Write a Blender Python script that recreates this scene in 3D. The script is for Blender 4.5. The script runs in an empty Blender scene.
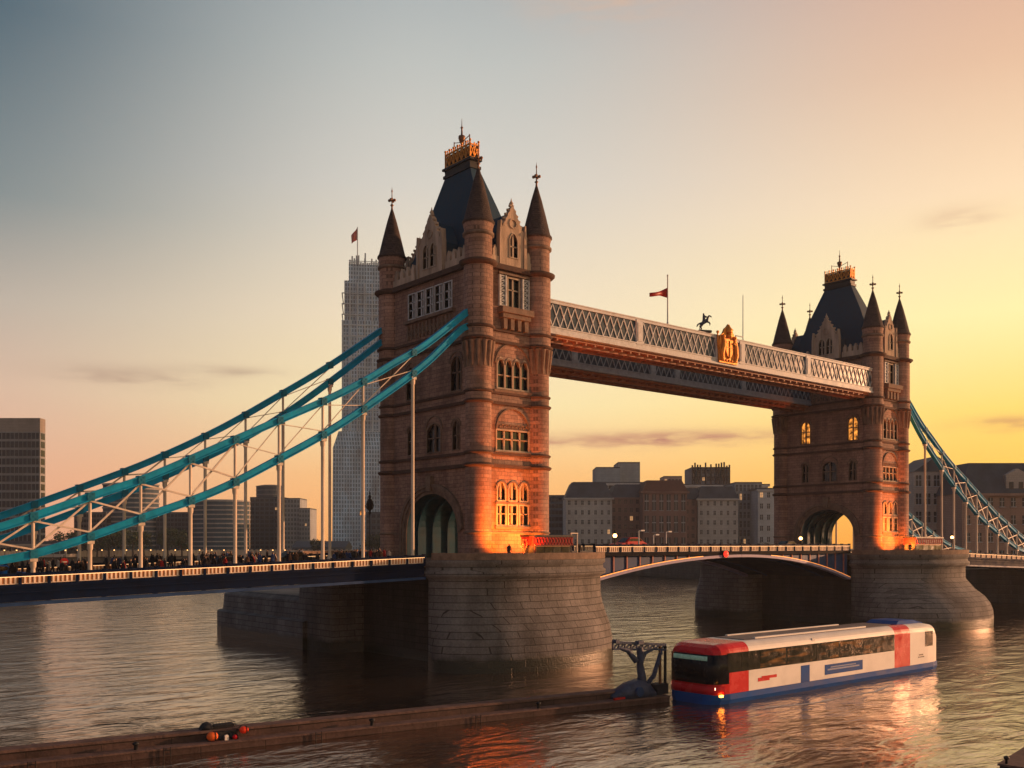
import bpy, bmesh, math, random
from mathutils import Vector, Matrix
from mathutils.geometry import tessellate_polygon
random.seed(7)
rad = math.radians
PI = math.pi
scene = bpy.context.scene
COL = scene.collection

# ------------------------------------------------------------------ camera
cam_d = bpy.data.cameras.new('camera')
cam = bpy.data.objects.new('camera', cam_d)
COL.objects.link(cam)
cam.location = (-69.452, -92.083, 0.933)
cam.rotation_euler = (rad(90), 0, rad(50.0492 - 90))
cam_d.sensor_width = 36
cam_d.lens = 981.658 / 1024 * 36
cam_d.shift_y = 159.642 / 1024
cam_d.clip_start = 0.5
cam_d.clip_end = 20000
scene.camera = cam

# ------------------------------------------------------------------ world, sun, exposure
SUN_AZ, SUN_EL = -22.0, 7.0
HAZE = .00014
scene.view_settings.view_transform = 'Standard'
scene.view_settings.look = 'None'
scene.view_settings.gamma = 1
scene.view_settings.use_curve_mapping = False
scene.view_settings.exposure = 0.25

def lin(c):
    return tuple(((x / 255) / 12.92 if x / 255 < 0.04045 else ((x / 255 + .055) / 1.055) ** 2.4) for x in c) + (1,)

world = bpy.data.worlds.new('World')
scene.world = world
world.use_nodes = True
def build_world():
    nt = world.node_tree; N = nt.nodes; L = nt.links
    N.clear()
    def nd(t, **k):
        n = N.new(t)
        for a, b in k.items(): setattr(n, a, b)
        return n
    def math_(op, a, b=None, clamp=False):
        n = nd('ShaderNodeMath', operation=op, use_clamp=clamp)
        for i, v in enumerate((a, b)):
            if v is None: continue
            if hasattr(v, 'links'): L.new(v, n.inputs[i])
            else: n.inputs[i].default_value = v
        return n.outputs[0]
    tc = nd('ShaderNodeTexCoord')
    sp = nd('ShaderNodeSeparateXYZ'); L.new(tc.outputs['Generated'], sp.inputs[0])
    x, y, z = sp.outputs
    el = math_('MULTIPLY', math_('ARCSINE', z), 180 / PI)
    azr = math_('MULTIPLY', math_('ARCTAN2', y, x), 180 / PI)          # heading from +X
    hx = math_('SQRT', math_('ADD', math_('MULTIPLY', x, x), math_('ADD', math_('MULTIPLY', y, y), 1e-6)))
    cs = math_('DIVIDE', math_('ADD', math_('MULTIPLY', x, math.cos(rad(SUN_AZ))), math_('MULTIPLY', y, math.sin(rad(SUN_AZ)))), hx)
    ang = math_('MULTIPLY', math_('ARCCOSINE', cs), 180 / PI)          # 0 at the sun, 180 opposite
    elf = math_('DIVIDE', el, 60.0, True)
    def ramp(stops):
        r = nd('ShaderNodeValToRGB'); L.new(elf, r.inputs[0])
        r.color_ramp.interpolation = 'B_SPLINE' if False else 'EASE' if False else 'LINEAR'
        e = r.color_ramp.elements
        while len(e) < len(stops): e.new(0.5)
        for k, (p, c) in enumerate(stops):
            e[k].position = p / 60.0; e[k].color = lin(c)
        return r.outputs[0]
    near = ramp([(0, (255, 180, 64)), (4, (255, 208, 98)), (9, (255, 226, 140)), (15, (255, 230, 172)), (22, (224, 180, 144)), (30, (200, 156, 134)), (60, (140, 130, 125))])
    right = ramp([(0, (255, 162, 44)), (3, (255, 188, 62)), (7, (255, 214, 100)), (12, (255, 238, 166)), (18, (246, 216, 176)), (24, (224, 184, 152)), (30, (204, 160, 140)), (60, (130, 126, 124))])
    mid = ramp([(0, (248, 164, 84)), (4, (246, 188, 120)), (8, (245, 225, 170)), (13, (238, 220, 188)), (20, (206, 202, 192)), (26, (182, 186, 182)), (31, (156, 165, 168)), (60, (82, 98, 112))])
    left = ramp([(0, (218, 152, 120)), (3.3, (224, 166, 136)), (8, (210, 176, 154)), (12.4, (178, 168, 156)), (17.6, (112, 128, 132)), (26, (52, 86, 102)), (60, (40, 68, 92))])
    back = ramp([(0, (128, 104, 104)), (6, (124, 112, 118)), (14, (108, 112, 124)), (30, (84, 100, 118)), (60, (72, 90, 110))])
    def mix(f, a, b):
        m = nd('ShaderNodeMix', data_type='RGBA')
        if hasattr(f, 'links'): L.new(f, m.inputs[0])
        else: m.inputs[0].default_value = f
        for i, v in ((6, a), (7, b)):
            if hasattr(v, 'links'): L.new(v, m.inputs[i])
            else: m.inputs[i].default_value = v
        return m.outputs[2]
    def step(a, b):
        n = nd('ShaderNodeMapRange', interpolation_type='SMOOTHSTEP'); L.new(ang, n.inputs[0])
        n.inputs[1].default_value = a; n.inputs[2].default_value = b
        return n.outputs[0]
    c = mix(step(10, 44), near, right)
    c = mix(step(42, 74), c, mid)
    c = mix(step(76, 104), c, left)
    c = mix(step(100, 150), c, back)
    # faint streaks of cloud
    nz = nd('ShaderNodeTexNoise'); nz.inputs['Scale'].default_value = 1.0; nz.inputs['Detail'].default_value = 5
    cb = nd('ShaderNodeCombineXYZ'); L.new(math_('MULTIPLY', azr, 0.42), cb.inputs[0]); L.new(math_('MULTIPLY', el, 2.2), cb.inputs[1])
    L.new(cb.outputs[0], nz.inputs['Vector'])
    nzv = nd('ShaderNodeMapRange'); L.new(nz.outputs[0], nzv.inputs[0]); nzv.inputs[1].default_value = .38; nzv.inputs[2].default_value = .6
    def streak(az, e, wa, we, col, s):
        nonlocal c
        da = math_('DIVIDE', math_('SUBTRACT', azr, az), wa); de = math_('DIVIDE', math_('SUBTRACT', el, e), we)
        wob = math_('MULTIPLY', math_('SUBTRACT', nz.outputs[0], .5), 1.5)
        de = math_('ADD', de, wob)
        g = math_('EXPONENT', math_('MULTIPLY', math_('ADD', math_('MULTIPLY', da, da), math_('MULTIPLY', de, de)), -1.0))
        f = math_('MULTIPLY', math_('MULTIPLY', g, math_('ADD', math_('MULTIPLY', nzv.outputs[0], .6), .4)), s, True)
        c = mix(f, c, lin(col))
    for a in STREAKS: streak(*a)
    bg = nd('ShaderNodeBackground'); L.new(c, bg.inputs[0]); bg.inputs[1].default_value = 1.0
    sky = nd('ShaderNodeTexSky', sky_type='NISHITA', sun_disc=False)
    sky.sun_elevation = rad(SUN_EL); sky.sun_rotation = rad(90 - SUN_AZ)
    bg2 = nd('ShaderNodeBackground'); L.new(sky.outputs[0], bg2.inputs[0]); bg2.inputs[1].default_value = 0.12
    ms = nd('ShaderNodeMixShader'); ms.inputs[0].default_value = 0.06
    out = nd('ShaderNodeOutputWorld')
    L.new(bg.outputs[0], ms.inputs[1]); L.new(bg2.outputs[0], ms.inputs[2]); L.new(ms.outputs[0], out.inputs[0])
VIOLET, ROSE, DUSK = (176, 112, 98), (196, 150, 120), (158, 128, 112)
STREAKS = [(41, 6.1, 6.5, .42, VIOLET, 1.0), (47, 5.9, 3.0, .25, VIOLET, .8), (25.5, 16.9, 1.8, .5, ROSE, .45),
           (23.4, 6.3, 2.0, .35, (190, 120, 84), .75), (71.5, 9.1, 3.4, .5, DUSK, .55), (66, 9.6, 2.6, .3, DUSK, .5), (44.5, 29.2, 4.5, 1.1, (214, 172, 140), .5)]
build_world()

sl = bpy.data.lights.new('sun', 'SUN'); sl.energy = 5.0; sl.angle = rad(0.6); sl.color = (1.0, 0.48, 0.24)
sun = bpy.data.objects.new('sun', sl); COL.objects.link(sun)
sd = Vector((math.cos(rad(SUN_AZ)) * math.cos(rad(SUN_EL)), math.sin(rad(SUN_AZ)) * math.cos(rad(SUN_EL)), math.sin(rad(SUN_EL))))
sun.rotation_euler = sd.to_track_quat('Z', 'Y').to_euler()
sun.location = (60, -60, 80)

# ------------------------------------------------------------------ mesh helpers
class MB:
    def __init__(s): s.v = []; s.f = []; s.m = []; s.sm = []
    def add(s, vs, fs, m=0, smooth=False):
        o = len(s.v); s.v += [tuple(p) for p in vs]
        for f in fs:
            s.f.append([i + o for i in f]); s.m.append(m); s.sm.append(smooth)
        return s
    def box(s, x0, x1, y0, y1, z0, z1, m=0):
        return s.add([(x0, y0, z0), (x1, y0, z0), (x1, y1, z0), (x0, y1, z0), (x0, y0, z1), (x1, y0, z1), (x1, y1, z1), (x0, y1, z1)],
                     [(3, 2, 1, 0), (4, 5, 6, 7), (0, 1, 5, 4), (1, 2, 6, 5), (2, 3, 7, 6), (3, 0, 4, 7)], m)
    def beam(s, a, b, w, h, m=0, up=(0, 0, 1)):
        a = Vector(a); b = Vector(b); d = (b - a).normalized(); u = Vector(up)
        if abs(d.dot(u)) > .98: u = Vector((1, 0, 0))
        r = d.cross(u).normalized() * (w / 2); u2 = r.cross(d).normalized() * (h / 2)
        vs = []
        for p in (a, b): vs += [p - r - u2, p + r - u2, p + r + u2, p - r + u2]
        return s.add(vs, [(3, 2, 1, 0), (4, 5, 6, 7), (0, 1, 5, 4), (1, 2, 6, 5), (2, 3, 7, 6), (3, 0, 4, 7)], m)
    def loft(s, rings, m=0, cap=True, smooth=False, closed=True):
        n = len(rings[0]); vs = [p for r in rings for p in r]; fs = []
        for i in range(len(rings) - 1):
            for k in range(n if closed else n - 1):
                k2 = (k + 1) % n
                fs.append((i * n + k, i * n + k2, (i + 1) * n + k2, (i + 1) * n + k))
        s.add(vs, fs, m, smooth)
        if cap:
            s.add(rings[0], [tuple(range(n))[::-1]], m); s.add(rings[-1], [tuple(range(n))], m)
        return s
    def lathe(s, prof, cx=0, cy=0, n=20, m=0, smooth=True, cap=True, a0=0.0):
        rings = [[(cx + r * math.cos(a0 + 2 * PI * k / n), cy + r * math.sin(a0 + 2 * PI * k / n), z) for k in range(n)] for r, z in prof]
        return s.loft(rings, m, cap, smooth)
    def tube(s, path, r, n=8, m=0, smooth=True):
        P = [Vector(p) for p in path]; rings = []
        for i, p in enumerate(P):
            d = (P[min(i + 1, len(P) - 1)] - P[max(i - 1, 0)]).normalized()
            u = Vector((0, 0, 1)) if abs(d.z) < .95 else Vector((1, 0, 0))
            a = d.cross(u).normalized(); b = a.cross(d).normalized()
            rr = r[i] if isinstance(r, (list, tuple)) else r
            rings.append([p + (a * math.cos(2 * PI * k / n) + b * math.sin(2 * PI * k / n)) * rr for k in range(n)])
        return s.loft(rings, m, True, smooth)
    def sphere(s, c, r, n=12, m=0, sc=(1, 1, 1)):
        k = n // 2
        rings = []
        for i in range(1, k):
            t = PI * i / k
            rings.append([(c[0] + r * sc[0] * math.sin(t) * math.cos(2 * PI * j / n), c[1] + r * sc[1] * math.sin(t) * math.sin(2 * PI * j / n), c[2] - r * sc[2] * math.cos(t)) for j in range(n)])
        return s.loft(rings, m, True, True)
    def prism(s, poly, F, d0, d1, m=0):
        """poly in (s,z), F(s,z,d) -> point, thickness from d0 to d1; polygon may be concave"""
        n = len(poly); a = [F(p[0], p[1], d0) for p in poly]; b = [F(p[0], p[1], d1) for p in poly]
        tri = tessellate_polygon([[Vector((p[0], p[1], 0)) for p in poly]])
        s.add(a + b, [tuple(t) for t in tri] + [tuple(i + n for i in t)[::-1] for t in tri] + [(i, (i + 1) % n, (i + 1) % n + n, i + n) for i in range(n)], m)
        return s
    def plate(s, outer, holes, F, d, jamb, m=0):
        loops = [outer] + holes
        flat = [p for l in loops for p in l]
        tri = tessellate_polygon([[Vector((p[0], p[1], 0)) for p in l] for l in loops])
        s.add([F(p[0], p[1], d) for p in flat], [tuple(t) for t in tri], m)
        for h in holes:
            n = len(h)
            s.add([F(p[0], p[1], d) for p in h] + [F(p[0], p[1], d - jamb) for p in h], [(i, (i + 1) % n, (i + 1) % n + n, i + n) for i in range(n)], m)
        return s
    def build(s, name, mat, parent=None, loc=(0, 0, 0), rz=0.0, weld=False):
        me = bpy.data.meshes.new(name)
        me.from_pydata(s.v, [], s.f); me.update()
        mats = mat if isinstance(mat, (list, tuple)) else [mat]
        for mm in mats: me.materials.append(mm)
        me.polygons.foreach_set('material_index', s.m)
        me.polygons.foreach_set('use_smooth', s.sm)
        bm = bmesh.new(); bm.from_mesh(me)
        if weld: bmesh.ops.remove_doubles(bm, verts=bm.verts, dist=1e-4)
        bmesh.ops.recalc_face_normals(bm, faces=bm.faces); bm.to_mesh(me); bm.free()
        o = bpy.data.objects.new(name, me); COL.objects.link(o)
        o.location = loc; o.rotation_euler = (0, 0, rz)
        if parent: o.parent = parent
        return o

def tag(o, label=None, cat=None, group=None, kind=None):
    if label: o['label'] = label
    if cat: o['category'] = cat
    if group: o['group'] = group
    if kind: o['kind'] = kind
    return o
def thing(name, label, cat, loc=(0, 0, 0), rz=0.0, group=None):
    o = bpy.data.objects.new(name, None); COL.objects.link(o)
    o.empty_display_size = .5
    o.location = loc; o.rotation_euler = (0, 0, rz)
    return tag(o, label, cat, group)
def copy_tree(o, parent=None):
    c = o.copy(); COL.objects.link(c)
    if parent: c.parent = parent
    for ch in list(o.children): copy_tree(ch, c)
    return c

# ------------------------------------------------------------------ materials
def pmat(name, col, rough=.6, metal=0.0, vary=.25, vscale=1.5, bump=0.0, bscale=8.0, spec=.22, emit=None, estr=0.0, streak=False):
    """painted / plain surface: base colour broken up by two scales of noise"""
    m = bpy.data.materials.new(name); m.use_nodes = True
    nt = m.node_tree; N = nt.nodes; L = nt.links; b = N['Principled BSDF']
    b.inputs['Roughness'].default_value = rough; b.inputs['Metallic'].default_value = metal
    b.inputs['Specular IOR Level'].default_value = spec
    tc = N.new('ShaderNodeTexCoord'); mp = N.new('ShaderNodeMapping'); L.new(tc.outputs['Object'], mp.inputs[0])
    if streak: mp.inputs['Scale'].default_value = (1, 1, .18)
    n1 = N.new('ShaderNodeTexNoise'); n1.inputs['Scale'].default_value = vscale; n1.inputs['Detail'].default_value = 6; n1.inputs['Roughness'].default_value = .65
    L.new(mp.outputs[0], n1.inputs['Vector'])
    mr = N.new('ShaderNodeMapRange'); L.new(n1.outputs[0], mr.inputs[0]); mr.inputs[1].default_value = .3; mr.inputs[2].default_value = .7
    mr.inputs[3].default_value = 1 - vary; mr.inputs[4].default_value = 1 + vary * .6
    mx = N.new('ShaderNodeMix'); mx.data_type = 'RGBA'; mx.blend_type = 'MULTIPLY'; mx.inputs[0].default_value = 1
    mx.inputs[6].default_value = tuple(col) + (1,); L.new(mr.outputs[0], mx.inputs[7])
    L.new(mx.outputs[2], b.inputs['Base Color'])
    rr = N.new('ShaderNodeMapRange'); L.new(n1.outputs[0], rr.inputs[0]); rr.inputs[1].default_value = .3; rr.inputs[2].default_value = .7
    rr.inputs[3].default_value = max(rough - .12, .03); rr.inputs[4].default_value = min(rough + .15, 1)
    L.new(rr.outputs[0], b.inputs['Roughness'])
    if bump:
        n2 = N.new('ShaderNodeTexNoise'); n2.inputs['Scale'].default_value = bscale; n2.inputs['Detail'].default_value = 5
        L.new(tc.outputs['Object'], n2.inputs['Vector'])
        bp = N.new('ShaderNodeBump'); bp.inputs['Strength'].default_value = bump; bp.inputs['Distance'].default_value = .1
        L.new(n2.outputs[0], bp.inputs['Height']); L.new(bp.outputs[0], b.inputs['Normal'])
    if emit:
        b.inputs['Emission Color'].default_value = tuple(emit) + (1,); b.inputs['Emission Strength'].default_value = estr
    return m

def stone(name, c1, c2, mortar, bw, bh, msize=.03, rough=.85, bump=.5, stain=.45, sscale=.25, tide=None):
    m = bpy.data.materials.new(name); m.use_nodes = True
    nt = m.node_tree; N = nt.nodes; L = nt.links; b = N['Principled BSDF']
    b.inputs['Roughness'].default_value = rough; b.inputs['Specular IOR Level'].default_value = .3
    tc = N.new('ShaderNodeTexCoord'); sp = N.new('ShaderNodeSeparateXYZ'); L.new(tc.outputs['Object'], sp.inputs[0])
    ad = N.new('ShaderNodeMath'); ad.operation = 'ADD'; L.new(sp.outputs[0], ad.inputs[0]); L.new(sp.outputs[1], ad.inputs[1])
    cb = N.new('ShaderNodeCombineXYZ'); L.new(ad.outputs[0], cb.inputs[0]); L.new(sp.outputs[2], cb.inputs[1])
    br = N.new('ShaderNodeTexBrick'); L.new(cb.outputs[0], br.inputs['Vector'])
    br.inputs['Color1'].default_value = tuple(c1) + (1,); br.inputs['Color2'].default_value = tuple(c2) + (1,); br.inputs['Mortar'].default_value = tuple(mortar) + (1,)
    br.inputs['Scale'].default_value = 1; br.inputs['Brick Width'].default_value = bw; br.inputs['Row Height'].default_value = bh
    br.inputs['Mortar Size'].default_value = msize; br.inputs['Mortar Smooth'].default_value = .2; br.inputs['Bias'].default_value = -.1
    mp = N.new('ShaderNodeMapping'); mp.inputs['Scale'].default_value = (1, 1, .3); L.new(tc.outputs['Object'], mp.inputs[0])
    n1 = N.new('ShaderNodeTexNoise'); n1.inputs['Scale'].default_value = sscale; n1.inputs['Detail'].default_value = 8; n1.inputs['Roughness'].default_value = .7
    L.new(mp.outputs[0], n1.inputs['Vector'])
    mr = N.new('ShaderNodeMapRange'); L.new(n1.outputs[0], mr.inputs[0]); mr.inputs[1].default_value = .32; mr.inputs[2].default_value = .66
    mr.inputs[3].default_value = 1 - stain; mr.inputs[4].default_value = 1.15
    n3 = N.new('ShaderNodeTexNoise'); n3.inputs['Scale'].default_value = 5; n3.inputs['Detail'].default_value = 6; L.new(tc.outputs['Object'], n3.inputs['Vector'])
    m3 = N.new('ShaderNodeMapRange'); L.new(n3.outputs[0], m3.inputs[0]); m3.inputs[1].default_value = .3; m3.inputs[2].default_value = .7; m3.inputs[3].default_value = .8; m3.inputs[4].default_value = 1.15
    pm = N.new('ShaderNodeMath'); pm.operation = 'MULTIPLY'; L.new(mr.outputs[0], pm.inputs[0]); L.new(m3.outputs[0], pm.inputs[1])
    mx = N.new('ShaderNodeMix'); mx.data_type = 'RGBA'; mx.blend_type = 'MULTIPLY'; mx.inputs[0].default_value = 1
    L.new(br.outputs[0], mx.inputs[6]); L.new(pm.outputs[0], mx.inputs[7])
    colout = mx.outputs[2]
    if tide is not None:      # weed and wet below the high-water line
        tn = N.new('ShaderNodeTexNoise'); tn.inputs['Scale'].default_value = .7; tn.inputs['Detail'].default_value = 5; L.new(tc.outputs['Object'], tn.inputs['Vector'])
        ta = N.new('ShaderNodeMath'); ta.operation = 'MULTIPLY_ADD'; L.new(tn.outputs[0], ta.inputs[0]); ta.inputs[1].default_value = 1.2; L.new(sp.outputs[2], ta.inputs[2])
        tr = N.new('ShaderNodeMapRange'); L.new(ta.outputs[0], tr.inputs[0]); tr.inputs[1].default_value = tide + .9; tr.inputs[2].default_value = tide + .35
        t2 = N.new('ShaderNodeMix'); t2.data_type = 'RGBA'; L.new(tr.outputs[0], t2.inputs[0]); L.new(colout, t2.inputs[6]); t2.inputs[7].default_value = (.022, .024, .018, 1)
        colout = t2.outputs[2]
        rr = N.new('ShaderNodeMapRange'); L.new(tr.outputs[0], rr.inputs[0]); rr.inputs[3].default_value = rough; rr.inputs[4].default_value = .35
        L.new(rr.outputs[0], b.inputs['Roughness'])
    L.new(colout, b.inputs['Base Color'])
    bp = N.new('ShaderNodeBump'); bp.inputs['Strength'].default_value = bump; bp.inputs['Distance'].default_value = .06
    hh = N.new('ShaderNodeMath'); hh.operation = 'MULTIPLY_ADD'; L.new(br.outputs['Fac'], hh.inputs[0]); hh.inputs[1].default_value = -1; L.new(n3.outputs[0], hh.inputs[2])
    L.new(hh.outputs[0], bp.inputs['Height']); L.new(bp.outputs[0], b.inputs['Normal'])
    return m

def window_wall(name, glass, frame, bw, bh, ms, rough=.2):
    m = stone(name, glass, tuple(g * 2.2 for g in glass), frame, bw, bh, ms, rough, .3, .7, .09)
    m.node_tree.nodes['Brick Texture'].offset = 0
    return m

M = {}
M['tower'] = stone('granite_ashlar', (.40, .235, .172), (.27, .15, .11), (.17, .10, .075), .9, .42, .025, stain=.62)
M['trim'] = pmat('carved_stone_trim', (.20, .135, .10), .85, vary=.45, vscale=1.2, bump=.5, bscale=6)
M['band'] = pmat('string_course_undershadow', (.085, .050, .038), .85, vary=.4, vscale=1.5, bump=.4, bscale=6)  # trim stone darkened so each course carries its undershadow in the colour
M['pale'] = pmat('pale_portland_stone', (.42, .33, .25), .8, vary=.4, vscale=1.5, bump=.4, bscale=9, streak=True)
M['upper'] = pmat('weathered_limestone', (.46, .34, .25), .85, vary=.55, vscale=.9, bump=.5, bscale=7, streak=True)
M['pier'] = stone('pier_granite_blocks', (.18, .165, .16), (.13, .12, .117), (.05, .046, .045), 2.1, .72, .04, stain=.6, tide=-10.55, bump=.8)
M['piershade'] = stone('pier_core_shade_tinted', (.075, .066, .062), (.06, .053, .05), (.03, .026, .024), 2.1, .72, .035, stain=.5, tide=-11.0, bump=.8)  # pier masonry with the deep shade under the deck darkened into its colour
M['slate'] = pmat('blue_slate', (.006, .042, .080), .7, vary=.35, vscale=2, bump=.5, bscale=14, spec=.3)
M['cone'] = stone('brown_roof_tiles', (.085, .055, .048), (.06, .04, .036), (.03, .022, .02), .32, .24, .02, bump=.9)
M['lead'] = pmat('dark_lead', (.03, .028, .028), .5, vary=.3)
M['glass'] = pmat('dark_window_glass', (.012, .014, .018), .12, vary=.5, vscale=.6, spec=.6)
M['lit'] = pmat('lamplit_window_glass', (.25, .12, .03), .4, vary=.6, vscale=2.2, emit=(1.0, .34, .05), estr=1.0)
_n = M['lit'].node_tree; _t = _n.nodes.new('ShaderNodeTexNoise'); _t.inputs['Scale'].default_value = 1.6; _c = _n.nodes.new('ShaderNodeTexCoord'); _n.links.new(_c.outputs['Object'], _t.inputs['Vector'])
_m = _n.nodes.new('ShaderNodeMapRange'); _m.inputs[1].default_value = .38; _m.inputs[2].default_value = .66; _m.inputs[3].default_value = .05; _m.inputs[4].default_value = 1.3; _n.links.new(_t.outputs[0], _m.inputs[0]); _n.links.new(_m.outputs[0], _n.nodes['Principled BSDF'].inputs['Emission Strength'])
M['gold'] = pmat('gilded_iron', (.66, .27, .05), .5, metal=.6, vary=.35, vscale=4, bump=.5, bscale=10)
M['bronze'] = pmat('tarnished_bronze', (.20, .10, .055), .5, metal=.5, vary=.4, vscale=4)
M['teal'] = pmat('turquoise_bridge_paint', (.003, .27, .47), .6, vary=.32, vscale=.8, bump=.1, bscale=5, spec=.12)
M['tealdark'] = pmat('deep_teal_ironwork', (.004, .15, .24), .6, vary=.4, vscale=.9)
M['cream'] = pmat('cream_steel_paint', (.66, .54, .43), .5, vary=.3, vscale=1.5, streak=True)
M['baluster'] = pmat('ivory_balusters', (.80, .64, .50), .6, vary=.3, vscale=2.5)
M['fascia'] = pmat('dark_fascia_paint', (.010, .010, .014), .7, vary=.3, spec=.03)
M['stifflit'] = pmat('orange_lit_stiffener_tint', (.34, .13, .11), .6, vary=.3)  # rose tint puts the orange light on the stiffeners into their colour
M['ochre'] = pmat('ochre_backing', (.42, .19, .08), .7, vary=.4, vscale=1.2)
M['white'] = pmat('weathered_white_paint', (.52, .52, .52), .55, vary=.35, vscale=1.2, bump=.2, bscale=9)
M['navy'] = pmat('navy_girder_paint', (.0025, .010, .036), .65, vary=.4, vscale=.7, spec=.04)
M['navy_edge'] = pmat('blue_girder_flange', (.014, .045, .13), .5, vary=.3, vscale=.8, spec=.15)
M['violet'] = pmat('lilac_girder_paint', (.26, .23, .36), .5, vary=.3)
M['soffit'] = pmat('red_brown_iron_soffit', (.34, .145, .085), .6, vary=.35, vscale=1.0)
M['asphalt'] = pmat('asphalt', (.05, .05, .052), .85, vary=.3, bump=.3)
M['paving'] = pmat('footway_paving', (.20, .18, .16), .85, vary=.3, bump=.2)
M['iron'] = pmat('black_cast_iron', (.012, .013, .016), .45, vary=.3)
M['red'] = pmat('red_enamel', (.32, .010, .010), .5, vary=.2)
M['darkred'] = pmat('oxblood_red_paint', (.12, .008, .009), .6, vary=.4, vscale=4)
M['led'] = pmat('warm_strip_light', (.9, .7, .5), .4, emit=(1, .50, .20), estr=1.5)
M['ledorange'] = pmat('amber_strip_light', (.8, .4, .1), .4, emit=(1, .30, .05), estr=1.3)
M['globe'] = pmat('glowing_lamp_glass', (.9, .7, .4), .3, emit=(1, .5, .16), estr=7)
M['promglobe'] = pmat('promenade_lamp_glass', (.9, .7, .4), .3, emit=(1, .5, .16), estr=2.5)
M['flood'] = pmat('amber_floodlight_lens', (.9, .5, .1), .3, emit=(1, .36, .06), estr=10)
M['fret'] = pmat('scarlet_fretwork', (.45, .02, .018), .6)
M['redlamp'] = pmat('red_signal_lens', (.8, .05, .03), .3, emit=(1, .03, .015), estr=1.6)
M['jetty'] = stone('jetty_concrete', (.085, .050, .044), (.07, .042, .037), (.035, .024, .02), 3.4, .9, .03, bump=.5, stain=.6)
M['jettytop'] = pmat('worn_jetty_coping', (.125, .078, .068), .9, vary=.45, vscale=1.1, bump=.6, bscale=5)
M['bus_white'] = pmat('white_coachwork', (.64, .61, .57), .45, vary=.12, vscale=.5)
M['bus_red'] = pmat('red_coachwork', (.52, .010, .016), .25, vary=.12, vscale=.5)
M['bus_blue'] = pmat('blue_skirt_paint', (.003, .06, .25), .55, vary=.25, vscale=.6, spec=.06)
M['roofgrey'] = pmat('grey_roof_panel', (.16, .13, .12), .6, vary=.4, vscale=1.2, streak=False)
M['busglass'] = pmat('tinted_coach_glass', (.006, .007, .010), .16, vary=.4, spec=.18)
M['cabin'] = pmat('cabin_lamp', (.5, .2, .05), .5, emit=(1, .25, .03), estr=.14)
M['buspane'] = pmat('dim_cabin_window', (.008, .008, .010), .16, vary=.4, spec=.18, emit=(1, .27, .04), estr=.1)
_n = M['buspane'].node_tree; _t = _n.nodes.new('ShaderNodeTexNoise'); _t.inputs['Scale'].default_value = .7; _t.inputs['Detail'].default_value = 1; _c = _n.nodes.new('ShaderNodeTexCoord'); _q = _n.nodes.new('ShaderNodeMapping'); _q.inputs['Scale'].default_value = (.5, 1, 3.2); _n.links.new(_c.outputs['Object'], _q.inputs[0]); _n.links.new(_q.outputs[0], _t.inputs['Vector'])
_m = _n.nodes.new('ShaderNodeMapRange'); _m.inputs[1].default_value = .5; _m.inputs[2].default_value = .72; _m.inputs[3].default_value = .0; _m.inputs[4].default_value = .16; _n.links.new(_t.outputs[0], _m.inputs[0]); _n.links.new(_m.outputs[0], _n.nodes['Principled BSDF'].inputs['Emission Strength'])
M['display'] = pmat('destination_display', (.25, .38, .30), .4, vary=.5, vscale=3, emit=(.35, .6, .45), estr=.08)
M['head'] = pmat('headlamp_lens', (.9, .8, .7), .2, emit=(1, .5, .3), estr=5)
M['amber'] = pmat('amber_marker_lens', (.9, .4, .1), .2, emit=(1, .28, .03), estr=16)
M['orange'] = pmat('orange_buoy_plastic', (.80, .13, .02), .45, vary=.25, vscale=4)
M['orangered'] = pmat('scarlet_buoy_plastic', (.85, .05, .015), .45, vary=.25, vscale=4)
M['dark'] = pmat('dark_tarpaulin', (.02, .022, .03), .7, vary=.5, vscale=3, bump=.6, bscale=5)
M['steelblue'] = pmat('blue_black_steel', (.036, .050, .095), .5, vary=.45, vscale=2, bump=.3)
M['foam'] = pmat('pale_foam', (.62, .56, .50), .7, vary=.5, vscale=3)

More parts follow.
